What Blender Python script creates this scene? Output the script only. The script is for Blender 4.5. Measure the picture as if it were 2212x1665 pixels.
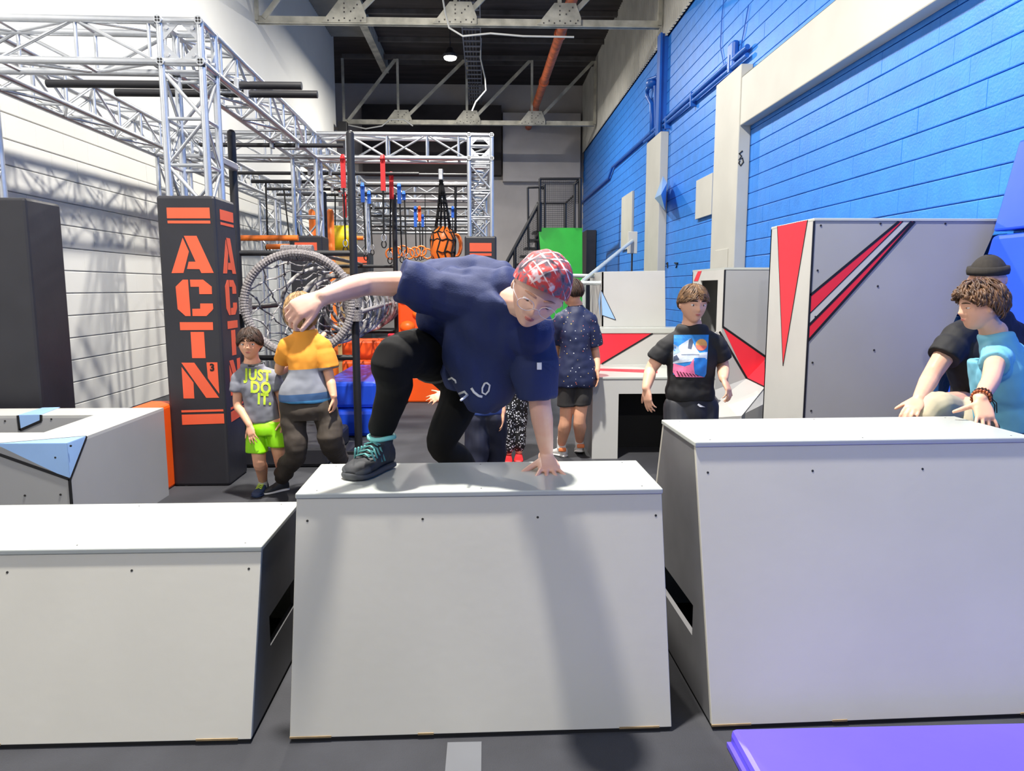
import bpy, bmesh, math, random
import numpy as np
from mathutils import Vector, Matrix, Quaternion, noise
random.seed(7)
for o in list(bpy.data.objects): bpy.data.objects.remove(o)
SC = bpy.context.scene
COL = SC.collection
# ------------------------------------------------------------ camera
FPX, CX, CY, CAMH = 1580.0, 1106.0, 832.5, 1.42
PIT, YAW = math.radians(7.59), math.radians(2.01)
cam = bpy.data.cameras.new('camera'); camo = bpy.data.objects.new('camera', cam); COL.objects.link(camo)
cam.sensor_fit = 'HORIZONTAL'; cam.sensor_width = 36.0; cam.lens = 36.0*FPX/2212.0; cam.clip_end = 200
camo.location = (0, 0, CAMH); camo.rotation_euler = (math.pi/2-PIT, 0, -YAW)
SC.camera = camo
# ------------------------------------------------------------ world, exposure
w = bpy.data.worlds.new('world'); SC.world = w; w.use_nodes = True
w.node_tree.nodes['Background'].inputs[0].default_value = (.9, .95, 1, 1)
w.node_tree.nodes['Background'].inputs[1].default_value = .1
SC.view_settings.view_transform = 'Standard'; SC.view_settings.look = 'None'
SC.view_settings.exposure = 0.0; SC.view_settings.gamma = 1.0; SC.view_settings.use_curve_mapping = False
LAMP_W = 650.0
LAMPS = [(-.85, 18.8, 7.0), (-.85, 10.6, 7.0), (-.55, 3.3, 7.0), (-.85, -5.0, 7.0)]
LAMP_K = [1.0, .85, 1.6, .72]
# ------------------------------------------------------------ measuring helpers: photo pixel -> point of the place
_f = Vector((math.sin(YAW)*math.cos(PIT), math.cos(YAW)*math.cos(PIT), -math.sin(PIT)))
_r = Vector((math.cos(YAW), -math.sin(YAW), 0)); _u = _r.cross(_f)
EYE = Vector((0, 0, CAMH))
def ray(x, y): return _f + _r*((x-CX)/FPX) - _u*((y-CY)/FPX)
def PY(x, y, Y): d = ray(x, y); return EYE + d*(Y/d.y)
def PX(x, y, X): d = ray(x, y); return EYE + d*(X/d.x)
def PZ(x, y, Z): d = ray(x, y); return EYE + d*((Z-CAMH)/d.z)
def V(*a): return Vector(a)
# ------------------------------------------------------------ materials
def lin(c):
    return tuple(((v/255)/12.92 if v/255 <= .04045 else ((v/255+.055)/1.055)**2.4) for v in c)
MATS = {}
def mat(name, rgb, rough=.5, metal=0., var=.08, vs=3., bump=0., bs=60., spec=.5, emit=0., rgb2=None, stretch=None, aniso=None):
    m = bpy.data.materials.new(name); m.use_nodes = True; MATS[name] = m
    nt = m.node_tree; N = nt.nodes; L = nt.links; b = N['Principled BSDF']
    c = lin(rgb)
    b.inputs['Roughness'].default_value = rough; b.inputs['Metallic'].default_value = metal
    b.inputs['Specular IOR Level'].default_value = spec
    g = N.new('ShaderNodeNewGeometry'); src = g.outputs['Position']
    if stretch:
        mp = N.new('ShaderNodeMapping'); mp.inputs['Scale'].default_value = stretch
        L.new(src, mp.inputs['Vector']); src = mp.outputs[0]
    if var > 0 or rgb2:
        n = N.new('ShaderNodeTexNoise'); n.inputs['Scale'].default_value = vs; n.inputs['Detail'].default_value = 5
        L.new(src, n.inputs['Vector'])
        mx = N.new('ShaderNodeMix'); mx.data_type = 'RGBA'
        if rgb2: a, e = c, lin(rgb2)
        else: a, e = tuple(v*(1-var) for v in c), tuple(min(1, v*(1+var)) for v in c)
        r = N.new('ShaderNodeMapRange'); r.inputs[1].default_value = .35; r.inputs[2].default_value = .65
        L.new(n.outputs[0], r.inputs[0]); L.new(r.outputs[0], mx.inputs[0])
        mx.inputs[6].default_value = (*a, 1); mx.inputs[7].default_value = (*e, 1)
        L.new(mx.outputs[2], b.inputs['Base Color'])
    else: b.inputs['Base Color'].default_value = (*c, 1)
    if bump > 0:
        n2 = N.new('ShaderNodeTexNoise'); n2.inputs['Scale'].default_value = bs; n2.inputs['Detail'].default_value = 4
        L.new(src, n2.inputs['Vector'])
        bp = N.new('ShaderNodeBump'); bp.inputs['Strength'].default_value = bump; bp.inputs['Distance'].default_value = .01
        L.new(n2.outputs[0], bp.inputs['Height']); L.new(bp.outputs[0], b.inputs['Normal'])
    if emit > 0:
        b.inputs['Emission Color'].default_value = (*c, 1); b.inputs['Emission Strength'].default_value = emit
    return m
def M(n): return MATS[n]
# ------------------------------------------------------------ objects
ORG = {}
def org(o): return ORG.get(o.name, Vector((0, 0, 0))) if o else Vector((0, 0, 0))
def tag(o, label=None, cat=None, group=None, kind=None):
    if label: o['label'] = label
    if cat: o['category'] = cat
    if group: o['group'] = group
    if kind: o['kind'] = kind
    return o
def thing(name, label, cat, loc, group=None, kind=None):
    o = bpy.data.objects.new(name, None); COL.objects.link(o); o.location = loc; o.empty_display_size = .1
    ORG[o.name] = Vector(loc); tag(o, label, cat, group, kind); return o
def link(name, me, parent, origin):
    o = bpy.data.objects.new(name, me); COL.objects.link(o)
    if parent: o.parent = parent; o.location = origin-org(parent)
    else: o.location = origin
    ORG[o.name] = Vector(origin); return o
class MB:
    """collects boxes, prisms, tubes and lofts in world space, then becomes ONE mesh object"""
    def __init__(s): s.v = []; s.f = []; s.mi = []; s.mid = 0
    def add(s, vs, fs):
        k = len(s.v); s.v += [Vector(p) for p in vs]; s.f += [tuple(i+k for i in f) for f in fs]; s.mi += [s.mid]*len(fs); return s
    def box(s, a, b, rz=0., piv=None):
        (x0, y0, z0), (x1, y1, z1) = a, b
        vs = [V(x, y, z) for z in (z0, z1) for x, y in ((x0, y0), (x1, y0), (x1, y1), (x0, y1))]
        if rz:
            p = Vector(piv) if piv else V((x0+x1)/2, (y0+y1)/2, 0); R = Matrix.Rotation(rz, 3, 'Z')
            vs = [R @ (q-p)+p for q in vs]
        return s.add(vs, [(3, 2, 1, 0), (4, 5, 6, 7), (0, 1, 5, 4), (1, 2, 6, 5), (2, 3, 7, 6), (3, 0, 4, 7)])
    def prism(s, poly, off):
        n = len(poly); off = Vector(off); a = [Vector(p) for p in poly]
        return s.add(a+[p+off for p in a], [tuple(range(n))[::-1], tuple(range(n, 2*n))]+[(i, (i+1) % n, n+(i+1) % n, n+i) for i in range(n)])
    def quad(s, *p): return s.add(p, [tuple(range(len(p)))])
    def tube(s, pts, r, n=8, closed=False, caps=True):
        pts = [Vector(p) for p in pts]; m = len(pts); rs = r if isinstance(r, (list, tuple)) else [r]*m
        ts = []
        for i in range(m):
            a = pts[(i-1) % m] if (closed or i > 0) else pts[i]; b = pts[(i+1) % m] if (closed or i < m-1) else pts[i]
            ts.append((b-a).normalized())
        u = ts[0].orthogonal().normalized(); vs = []
        for i in range(m):
            t = ts[i]; u = (u-t*u.dot(t)); u = u.normalized() if u.length > 1e-6 else t.orthogonal().normalized(); w_ = t.cross(u)
            for k in range(n):
                a = 2*math.pi*k/n; vs.append(pts[i]+(u*math.cos(a)+w_*math.sin(a))*rs[i])
        fs = []
        for i in range(m if closed else m-1):
            j = (i+1) % m
            for k in range(n): fs.append((i*n+k, i*n+(k+1) % n, j*n+(k+1) % n, j*n+k))
        if caps and not closed: fs += [tuple(range(n))[::-1], tuple(range((m-1)*n, m*n))]
        return s.add(vs, fs)
    def loft(s, secs, n=20, power=2.):
        """secs: (centre, half axis u, half axis v) rings, closed at both ends"""
        vs = []
        for c, u, w_ in secs:
            c, u, w_ = Vector(c), Vector(u), Vector(w_)
            for k in range(n):
                a = 2*math.pi*k/n; ca, sa = math.cos(a), math.sin(a)
                ca = math.copysign(abs(ca)**(2/power), ca); sa = math.copysign(abs(sa)**(2/power), sa)
                vs.append(c+u*ca+w_*sa)
        m = len(secs)
        fs = [(i*n+k, i*n+(k+1) % n, (i+1)*n+(k+1) % n, (i+1)*n+k) for i in range(m-1) for k in range(n)]
        fs += [tuple(range(n))[::-1], tuple(range((m-1)*n, m*n))]
        return s.add(vs, fs)
    def ball(s, c, r, n=12, rot=None):
        r = (r, r, r) if not isinstance(r, (tuple, list)) else r; c = Vector(c); vs = []; h = n//2+1
        R = rot if rot else Matrix.Identity(3)
        for i in range(1, h):
            t = math.pi*i/h
            for k in range(n):
                a = 2*math.pi*k/n; vs.append(c+R @ V(r[0]*math.sin(t)*math.cos(a), r[1]*math.sin(t)*math.sin(a), r[2]*math.cos(t)))
        vs += [c+R @ V(0, 0, r[2]), c+R @ V(0, 0, -r[2])]; q = (h-1)*n
        fs = [(i*n+k, (i+1)*n+k, (i+1)*n+(k+1) % n, i*n+(k+1) % n) for i in range(h-2) for k in range(n)]
        fs += [(q, k, (k+1) % n) for k in range(n)]+[(q+1, (h-2)*n+(k+1) % n, (h-2)*n+k) for k in range(n)]
        return s.add(vs, fs)
    def build(s, name, m, parent=None, smooth=False, origin=None, bevel=0, fix=True, mats=None):
        if origin is None:
            if parent: origin = org(parent)
            else:
                xs = [p.x for p in s.v]; ys = [p.y for p in s.v]; zs = [p.z for p in s.v]
                origin = V((min(xs)+max(xs))/2, (min(ys)+max(ys))/2, min(zs))
        origin = Vector(origin); me = bpy.data.meshes.new(name)
        me.from_pydata([tuple(p-origin) for p in s.v], [], s.f)
        if fix:
            bm = bmesh.new(); bm.from_mesh(me); bmesh.ops.recalc_face_normals(bm, faces=bm.faces); bm.to_mesh(me); bm.free()
        if smooth: me.polygons.foreach_set('use_smooth', [True]*len(me.polygons))
        for k in (mats or [m]): me.materials.append(M(k) if isinstance(k, str) else k)
        if mats: me.polygons.foreach_set('material_index', s.mi)
        o = link(name, me, parent, origin)
        if bevel:
            b = o.modifiers.new('bevel', 'BEVEL'); b.width = bevel; b.segments = 2; b.limit_method = 'ANGLE'
        if smooth == 'auto':
            o.modifiers.new('split', 'EDGE_SPLIT').split_angle = math.radians(38)
        return o
_cyl = {}
def bar(name, a, b, r, m, parent=None, n=10):
    """round bar between two points, sharing one unit cylinder per material"""
    key = (m, n)
    if key not in _cyl:
        q = MB().tube([(0, 0, 0), (0, 0, 1)], 1., n); me = bpy.data.meshes.new('bar_'+m)
        me.from_pydata([tuple(p) for p in q.v], [], q.f); me.polygons.foreach_set('use_smooth', [len(p) == 4 for p in q.f])
        me.materials.append(M(m)); _cyl[key] = me
    a, b = Vector(a), Vector(b); o = link(name, _cyl[key], parent, a); d = b-a
    o.rotation_mode = 'QUATERNION'; o.rotation_quaternion = Vector((0, 0, 1)).rotation_difference(d.normalized()); o.scale = (r, r, d.length)
    return o
def disp(o, amp, scale, seed=0., aniso=(1, 1, 1)):
    me = o.data; n = len(me.vertices); co = np.empty(n*3); no = np.empty(n*3)
    me.vertices.foreach_get('co', co); me.vertices.foreach_get('normal', no); co = co.reshape(-1, 3); no = no.reshape(-1, 3)
    d = np.array([noise.noise(Vector((p[0]*scale*aniso[0]+seed, p[1]*scale*aniso[1]+seed*.7, p[2]*scale*aniso[2]-seed))) for p in co])
    me.vertices.foreach_set('co', (co+no*((d+.22)*amp)[:, None]).ravel()); me.update()
# ============================================================ materials
mat('floor', (50, 51, 56), .85, var=.22, vs=2.5, bump=.25, bs=220)
mat('white_wall', (216, 215, 208), .7, var=.02, vs=1.2, bump=.05, bs=30)
mat('mortar_white', (190, 190, 188), .9)
mat('blue_block', (52, 132, 226), .45, var=.07, vs=6, bump=.3, bs=45)
mat('mortar_blue', (34, 96, 180), .7)
mat('far_wall', (196, 190, 186), .7, var=.06, vs=1.5)
mat('roof_dark', (62, 56, 54), .9, var=.3, vs=1.2, stretch=(.6, 3, 1))
mat('roof_grey', (128, 126, 122), .7, var=.08)
mat('cladding', (196, 194, 186), .6, var=.1, vs=1.5)
mat('clad_dark', (30, 40, 60), .8)
mat('steel_beam', (188, 184, 168), .6, var=.25, vs=4)
mat('steel_dark', (84, 80, 78), .7, var=.2)
mat('rust_pipe', (206, 104, 62), .55, var=.3, vs=5)
mat('tray', (128, 130, 138), .5)
mat('black', (22, 22, 25), .5, var=.1)
mat('cable_white', (205, 205, 200), .5)
mat('beige_pad', (193, 192, 184), .55, var=.04, vs=1.5, bump=.05, bs=20)
mat('blue_pipe', (30, 98, 190), .4)
mat('lamp_body', (60, 60, 64), .4, metal=.6)
mat('lamp_glow', (255, 250, 235), .5, var=0, emit=40)
mat('wall_navy', (36, 60, 120), .7)
mat('marker', (22, 24, 30), .7)
mat('wall_behind', (150, 150, 152), .8, var=.03)
# ============================================================ the setting
XL, XR, YF, ZR = -4.25, 3.44, 26.5, 8.4
YB = -9.0
fl = MB().box((XL-1.6, YB, -.1), (XR+.3, YF+.3, 0)).build('floor', 'floor'); tag(fl, 'dark charcoal carpet floor of the gym', None, kind='structure')
wl = MB().box((XL-.2, YB, 0), (XL-.022, 21.8, 3.19)).build('wall_left', 'mortar_white'); tag(wl, 'white painted block wall on the left behind the trusses', kind='structure')
MB().box((XL-.2, YB, 3.19), (XL, 21.8, ZR)).build('upper_wall', 'white_wall', wl)
wlf = MB().box((XL-1.5, 21.8, 0), (XL-1.3, YF, ZR)).box((XL-1.5, 21.7, 0), (XL-.2, 21.8, ZR)).build('wall_left_far', 'far_wall'); tag(wlf, 'grey set-back wall at the far left', kind='structure')
wr = MB().box((XR+.022, YB, 0), (XR+.25, YF, 6.15)).build('wall_right', 'mortar_blue'); tag(wr, 'bright blue painted block wall on the right', kind='structure')
MB().box((XR+.1, YB, 6.1), (XR+.25, YF, ZR)).build('wall_lining', 'clad_dark', wr)
wf = MB().box((XL-1.5, YF, 0), (XR+.25, YF+.2, ZR)).build('wall_far', 'far_wall'); tag(wf, 'pale grey block wall at the far end', kind='structure')
MB().box((-4.2, YF-.5, 5.3), (.55, YF, 7.6)).build('dark_opening', 'roof_dark', wf)
MB().box((.6, YF-.35, 5.1), (3.3, YF-.001, 7.4)).build('panel', 'far_wall', wf, bevel=.01)
wb = MB().box((XL-.2, YB-.2, 0), (XR+.25, YB, ZR)).build('wall_back', 'wall_behind'); tag(wb, 'wall behind the viewer', kind='structure')
ce = MB().box((XL-1.6, YB, ZR), (XR+.3, YF+.2, ZR+.15)).build('ceiling', 'roof_dark'); tag(ce, 'dark stained roof deck high above', kind='structure')
# corrugated strip of the roof beside the left wall, each sheet a piece
def corr_sheet(name, y0, y1, parent):
    q = MB(); x0, x1 = XL+.01, -3.15; n = int((y1-y0)/.06)
    vs = []; fs = []
    for i in range(n+1):
        y = y0+(y1-y0)*i/n; z = ZR-.06-(.05 if i % 2 else 0)
        vs += [V(x0, y, z), V(x1, y, z)]
    for i in range(n): fs.append((2*i, 2*i+1, 2*i+3, 2*i+2))
    return q.add(vs, fs).build(name, 'roof_grey', parent, fix=False)
for k in range(9): corr_sheet('roof_sheet', 8+k*1.5, 8+k*1.5+1.48, ce)
MB().box((-3.2, 2, ZR-.35), (-3.0, 24, ZR-.01)).build('girder', 'steel_beam', ce)
for k in range(9): MB().box((-3.0, 7+k*2.1, ZR-.12), (XR, 7.1+k*2.1, ZR-.005)).build('purlin', 'steel_dark', ce)
# concrete blocks: bevelled, running bond
def block_mesh(name, L_, H_, t, bv, m, side, endbv=True):
    # face lies towards +x*side
    q = MB(); e = bv if endbv else .0004
    x0, x1 = 0, side*t
    a = [V(x0, -L_/2, -H_/2), V(x0, L_/2, -H_/2), V(x0, L_/2, H_/2), V(x0, -L_/2, H_/2)]
    b = [V(x1-side*bv*.6, -L_/2, -H_/2), V(x1-side*bv*.6, L_/2, -H_/2), V(x1-side*bv*.6, L_/2, H_/2), V(x1-side*bv*.6, -L_/2, H_/2)]
    c = [V(x1, -L_/2+e, -H_/2+bv), V(x1, L_/2-e, -H_/2+bv), V(x1, L_/2-e, H_/2-bv), V(x1, -L_/2+e, H_/2-bv)]
    q.add(a+b+c, [(8, 9, 10, 11)]+[(i, (i+1) % 4, 4+(i+1) % 4, 4+i) for i in range(4)]+[(4+i, 4+(i+1) % 4, 8+(i+1) % 4, 8+i) for i in range(4)])
    me = bpy.data.meshes.new(name); me.from_pydata([tuple(p) for p in q.v], [], q.f)
    bm = bmesh.new(); bm.from_mesh(me); bmesh.ops.recalc_face_normals(bm, faces=bm.faces); bm.to_mesh(me); bm.free()
    me.materials.append(M(m)); return me, q
def inview(p):
    v = p-EYE; z = v.dot(_f)
    if z < .5: return 0
    x = CX+FPX*v.dot(_r)/z; y = CY-FPX*v.dot(_u)/z
    return FPX/z if (-60 < x < 2272 and -60 < y < 1700) else 0
def block_wall(parent, X, side, L_, H_, z1, y0, y1, m, endbv, jl, jh, zmin, ylim):
    me, q = block_mesh('block', L_-jl, H_-jh, .022, .006, m, side, endbv)
    spots = []; nz = int(round(z1/H_))
    for k in range(nz):
        z = (k+.5)*H_; n = int((y1-y0)/L_)
        for i in range(n):
            y = y0+(i+.5+(.5 if k % 2 else 0))*L_
            if y+L_/2 > y1: continue
            spots.append(V(X, y, z))
    vis = [(inview(p)*(1 if (p.z > zmin and p.y > ylim) else 0), j) for j, p in enumerate(spots)]
    best = set(j for s_, j in sorted(vis, reverse=True)[:300] if s_ > 0)
    rest = MB()
    for j, p in enumerate(spots):
        dx = random.uniform(-.0015, .0015)
        if j in best: link('block', me, parent, p+V(dx, 0, 0))
        else: rest.add([r_+p for r_ in q.v], q.f)
    o = rest.build('block_courses', m, parent); o['kind'] = 'stuff'
block_wall(wl, XL-.022, 1, .455, .2276, 3.19, -8.6, 21.8, 'white_wall', False, .0006, .009, .5, 4.)
block_wall(wr, XR+.022, -1, .4064, .2032, 6.15, -8.9, YF, 'blue_block', False, .0012, .008, 1.2, 4.4)
# upper cladding sheets over the blue wall
def clad():
    q = MB(); W = .44; prof = [(0, 0), (.05, 0), (.065, .035), (.095, .035), (.11, 0), (.19, 0), (.205, .035), (.235, .035), (.25, 0), (.33, 0), (.345, .035), (.375, .035), (.39, 0), (.435, 0)]
    vs = [V(-b_, a_, z) for z in (0, 2.3) for a_, b_ in prof]; n = len(prof)
    q.add(vs, [(i, i+1, n+i+1, n+i) for i in range(n-1)])
    me = bpy.data.meshes.new('cladding_sheet'); me.from_pydata([tuple(p) for p in q.v], [], q.f); me.materials.append(M('cladding')); return me
cm = clad()
for k in range(int((YF-4)/.44)): link('cladding_sheet', cm, wr, V(XR-.03, 4+k*.44, 6.1))
for o in [x for x in COL.objects if x.name.startswith('cladding_sheet')]:
    pass
sm = MB()
for k in range(9): sm.box((2.3, YF-.04, 3.4+k*.4), (2.32, YF-.005, 3.8+k*.4))
# ------------------------------------------------------------ roof trusses
def roof_truss(Y, label):
    t = thing('roof_truss', label, 'roof truss', (0, Y, 6.3), 'roof trusses')
    z0, z1 = 6.33, 8.15; xs = [-4.22, -2.6, -.55, 1.4, 3.3]
    MB().box((xs[0], Y-.06, z0-.05), (xs[-1], Y+.06, z0-.035)).box((xs[0], Y-.012, z0-.05), (xs[-1], Y+.012, z0+.09)).build('bottom_chord', 'steel_beam', t)
    MB().box((xs[0], Y-.06, z1), (xs[-1], Y+.06, z1+.12)).build('top_chord', 'steel_dark', t)
    for i, x in enumerate(xs):
        MB().box((x-.035, Y-.05, z0), (x+.035, Y+.02, z1)).build('web_post', 'steel_beam', t)
        if i < 4:
            a, b = V(x+.12, Y-.03, z0+.05), V(xs[i+1]-.05, Y-.03, z1); d = (b-a).normalized(); nn = V(-d.z, 0, d.x)*.045
            MB().prism([a-nn, b-nn, b+nn, a+nn], (0, .05, 0)).build('web_diagonal', 'steel_beam', t)
        if 0 < i < 4:
            MB().prism([V(x-.42, Y-.075, z0-.03), V(x+.4, Y-.075, z0-.03), V(x+.4, Y-.075, z0+.1), V(x+.3, Y-.075, z0+.36), V(x-.1, Y-.075, z0+.36)], (0, .02, 0)).build('gusset', 'steel_beam', t)
            rv = MB()
            for dx, dz in [(-.3, 0), (-.2, .04), (-.1, 0), (0, .04), (.1, 0), (.2, .04), (.3, 0), (0, .15), (0, .22), (0, .3), (.12, .16), (.18, .22), (.24, .28), (.34, .05)]:
                rv.box((x+dx-.012, Y-.085, z0+dz-.012), (x+dx+.012, Y-.07, z0+dz+.012))
            rv.build('rivets', 'steel_dark', t)['kind'] = 'stuff'
    return t
roof_truss(14.5, 'nearer riveted steel roof truss crossing the top of the hall')
roof_truss(22.9, 'farther riveted steel roof truss beyond the bright lamp')
# ------------------------------------------------------------ ceiling services
pp = thing('sprinkler_pipe', 'long orange rusty pipe running under the dark roof', 'pipe', (1.7, 14, 6.9))
A, B = PZ(1256, -60, 6.95), V(1.47, YF-.6, 6.87)
bar('pipe', A, B, .11, 'rust_pipe', pp, 14)
for t_ in (.25, .55, .8): bar('coupling', A.lerp(B, t_), A.lerp(B, t_+.012), .135, 'rust_pipe', pp, 14)
ct = thing('cable_tray', 'grey cable ladder hanging along the middle of the roof', 'cable tray', (-.3, 12, 7.6))
for dx in (-.22, .22): MB().box((-.33+dx-.012, 9, 7.6), (-.33+dx+.012, YF-.6, 7.7)).build('side_rail', 'tray', ct)
for k in range(40): MB().box((-.55, 9+k*.42, 7.6), (-.11, 9.04+k*.42, 7.63)).build('rung', 'tray', ct)
for k in range(4): bar('cable', (-.47+k*.08, 9, 7.65), (-.47+k*.08, YF-.6, 7.65), .022, 'steel_dark', ct, 6)
for j, (x, y, z) in enumerate(LAMPS):
    lb = ['round high-bay lamp glowing under the roof above the far roof truss', 'high-bay lamp over the middle of the hall', 'high-bay lamp above the vaulting boxes', 'high-bay lamp behind the viewer', 'high-bay lamp near the blue wall behind the viewer', 'high-bay lamp near the white wall behind the viewer'][j]
    t = thing('high_bay_lamp', lb, 'lamp', (x, y, z))
    MB().loft([((x, y, z), V(.17, 0, 0), V(0, .17, 0)), ((x, y, z+.06), V(.18, 0, 0), V(0, .18, 0)), ((x, y, z+.12), V(.12, 0, 0), V(0, .12, 0)), ((x, y, z+.22), V(.06, 0, 0), V(0, .06, 0))], 20).build('housing', 'lamp_body', t, smooth='auto')
    MB().loft([((x, y, z-.005), V(.155, 0, 0), V(0, .155, 0)), ((x, y, z-.04), V(.14, 0, 0), V(0, .14, 0)), ((x, y, z-.065), V(.08, 0, 0), V(0, .08, 0))], 20).build('lens', 'lamp_glow', t, smooth=True)
    bar('suspension', (x, y, z+.2), (x, y, ZR-.002), .012, 'lamp_body', t, 6)
    ld = bpy.data.lights.new('lamp_light', 'AREA'); ld.shape = 'DISK'; ld.size = .3; ld.energy = LAMP_W; ld.color = (1., .955, .885)
    lo = bpy.data.objects.new('lamp_light', ld); COL.objects.link(lo); lo.parent = t; lo.location = (0, 0, -.075)
    ld.energy = LAMP_W*LAMP_K[j]
# hanging flex beside the lamp and cable on the trusses
MB().tube([V(-.1, 20.2, 7.9), V(-.12, 20.2, 7.4), V(0, 20.2, 6.9), V(.02, 20.2, 6.6), V(-.25, 20.2, 6.3), V(-.35, 20.3, 6.1)], .02, 6).build('hanging_cable', 'cable_white').name
tag(bpy.data.objects['hanging_cable'], 'pale cable dangling beside the lit lamp', 'cable')
q = MB().tube([PY(x, y, 14.405) for x, y in ((957, 0), (962, 30), (970, 60), (1000, 78), (1060, 72), (1130, 78), (1240, 80))], .018, 6).build('truss_cable', 'cable_white')
tag(q, 'thin pale cable looping over the nearer roof truss', 'cable')
q = MB().tube([PY(752, 270, 22.81), PY(790, 278, 22.81), PY(825, 272, 22.81), PY(842, 258, 22.81), PY(872, 258, 22.81), PY(892, 272, 22.81)], .02, 6).build('truss_cable', 'cable_white')
tag(q, 'thin pale cable sagging along the farther roof truss', 'cable')
sp = thing('wall_speaker', 'black loudspeaker at the end of the white wall below the far truss', 'speaker', PY(742, 288, 21.5))
a = PY(742, 278, 21.5); MB().box((a.x-.13, a.y-.15, a.z-.16), (a.x+.12, a.y+.1, a.z+.17)).build('cabinet', 'black', sp, bevel=.015)
MB().box((a.x-.3, a.y-.05, a.z-.04), (a.x-.13, a.y, a.z+.03)).build('bracket', 'steel_dark', sp)
# ------------------------------------------------------------ blue wall fittings
def wbox(y0, y1, z0, z1, t=.14): return MB().box((XR-t, y0, z0), (XR-.001, y1, z1))
c1 = thing('wall_column', 'tall beige padded column on the blue wall with scribbled mark', 'column', (XR-.08, 10.2, 0), 'beige pillars on the blue wall')
wbox(9.72, 10.75, 0, 4.27, .16).build('padding', 'beige_pad', c1, bevel=.012)
MB().box((XR-.172, 9.95, 1.63), (XR-.16, 10.5, 1.95)).build('hatch', 'beige_pad', c1, bevel=.004)
gp = [PY(x, y, 9.715) for x, y in ((1604, 326), (1597, 332), (1602, 337), (1596, 345), (1604, 341), (1606, 350), (1600, 358), (1596, 352), (1598, 347))]
MB().tube(gp, .01, 5).build('marker_scribble', 'marker', c1)
c2 = thing('wall_column', 'beige padded column farther along the blue wall below the conduit', 'column', (XR-.08, 14.6, 0), 'beige pillars on the blue wall')
wbox(14.1, 15.3, 0, 4.33, .16).build('padding', 'beige_pad', c2, bevel=.012)
bm_ = thing('wall_beam', 'long beige padded beam running high along the blue wall', 'beam', (XR-.08, 6, 3.5))
MB().box((XR-.15, 1.0, 3.5), (XR-.001, 9.71, 4.1)).build('padding', 'beige_pad', bm_, bevel=.012)
MB().prism([(XR-.15, 1, 4.1), (XR-.001, 1, 4.1), (XR-.001, 1, 4.22)], (0, 8.71, 0)).build('cap', 'beige_pad', bm_)
q = wbox(11.15, 12.0, 2.52, 3.13, .05).build('wall_board', 'beige_pad', bevel=.004); tag(q, 'square beige board beside the near column on the blue wall', 'board')
q = wbox(17.25, 18.6, 2.35, 3.65, .05).build('wall_board', 'beige_pad', bevel=.004); tag(q, 'upright beige board left of the farther column', 'board')
bp = thing('conduit_pipe', 'pair of blue conduits running along the blue wall', 'pipe', (XR-.05, 18, 4.3))
bar('pipe', (XR-.06, 9.8, 4.5), (XR-.06, 20, 4.62), .035, 'blue_pipe', bp); bar('pipe', (XR-.06, 9.8, 4.4), (XR-.06, 16, 4.5), .03, 'blue_pipe', bp)
bar('pipe', (XR-.06, 20, 4.62), (XR-.06, 20.6, 4.42), .035, 'blue_pipe', bp); bar('pipe', (XR-.06, 20.6, 4.42), (XR-.06, YF, 4.42), .035, 'blue_pipe', bp)
for y in (10.4, 12.3, 14): MB().box((XR-.1, y, 4.36), (XR, y+.06, 4.58)).build('clip', 'blue_pipe', bp)
q = MB().box((XR-.09, 10.3, 4.4), (XR, 10.55, 4.75)).build('junction_box', 'blue_pipe', bevel=.03); tag(q, 'small blue junction box above the near beige column', 'junction box')
st = thing('wall_stanchion', 'blue painted steel post on the blue wall above the farther column', 'post', (XR-.1, 14.45, 4.33))
MB().box((XR-.12, 14.35, 4.33), (XR-.001, 14.5, 6.15)).build('flange', 'blue_pipe', st)
MB().box((XR-.16, 14.3, 4.33), (XR-.12, 14.55, 6.15)).build('web', 'blue_pipe', st)
va = thing('wall_valve', 'blue pipe valve fixed to the blue wall beside the post', 'valve', PX(1408, 290, XR-.06))
MB().tube([PX(1408, 290, XR-.06), PX(1408, 225, XR-.06), PX(1398, 210, XR-.08), PX(1398, 195, XR-.1), PX(1405, 182, XR-.1)], .045, 8).build('riser', 'blue_pipe', va, smooth=True)
MB().ball(PX(1408, 180, XR-.12), (.12, .16, .1), 10).build('body', 'blue_pipe', va, smooth=True)
bar('lever', PX(1400, 172, XR-.18), PX(1420, 165, XR-.1), .03, 'blue_pipe', va); bar('outlet', PX(1415, 185, XR-.1), PX(1416, 290, XR-.05), .03, 'blue_pipe', va)
for pts in ([(1563, 0), (1559, 40), (1556, 100), (1565, 150)], [(1617, 10), (1608, 60), (1597, 120), (1594, 140)]):
    q = MB().tube([PX(x, y, XR-.02) for x, y in pts], .008, 5).build('wall_wire', 'blue_pipe'); tag(q, 'thin blue wire hanging down the blue wall, %s' % ('left one' if pts[0][0] < 1600 else 'right one'), 'wire')
hk = thing('wall_hooks', 'two tiny dark hooks on the blue wall between the obstacles', 'hook', PX(1450, 573, XR-.01))
for pts in ([(1439, 570), (1442, 567), (1442, 579)], [(1457, 568), (1464, 568), (1460, 578)]): MB().tube([PX(x, y, XR-.012) for x, y in pts], .012, 5).build('hook', 'marker', hk)
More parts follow.
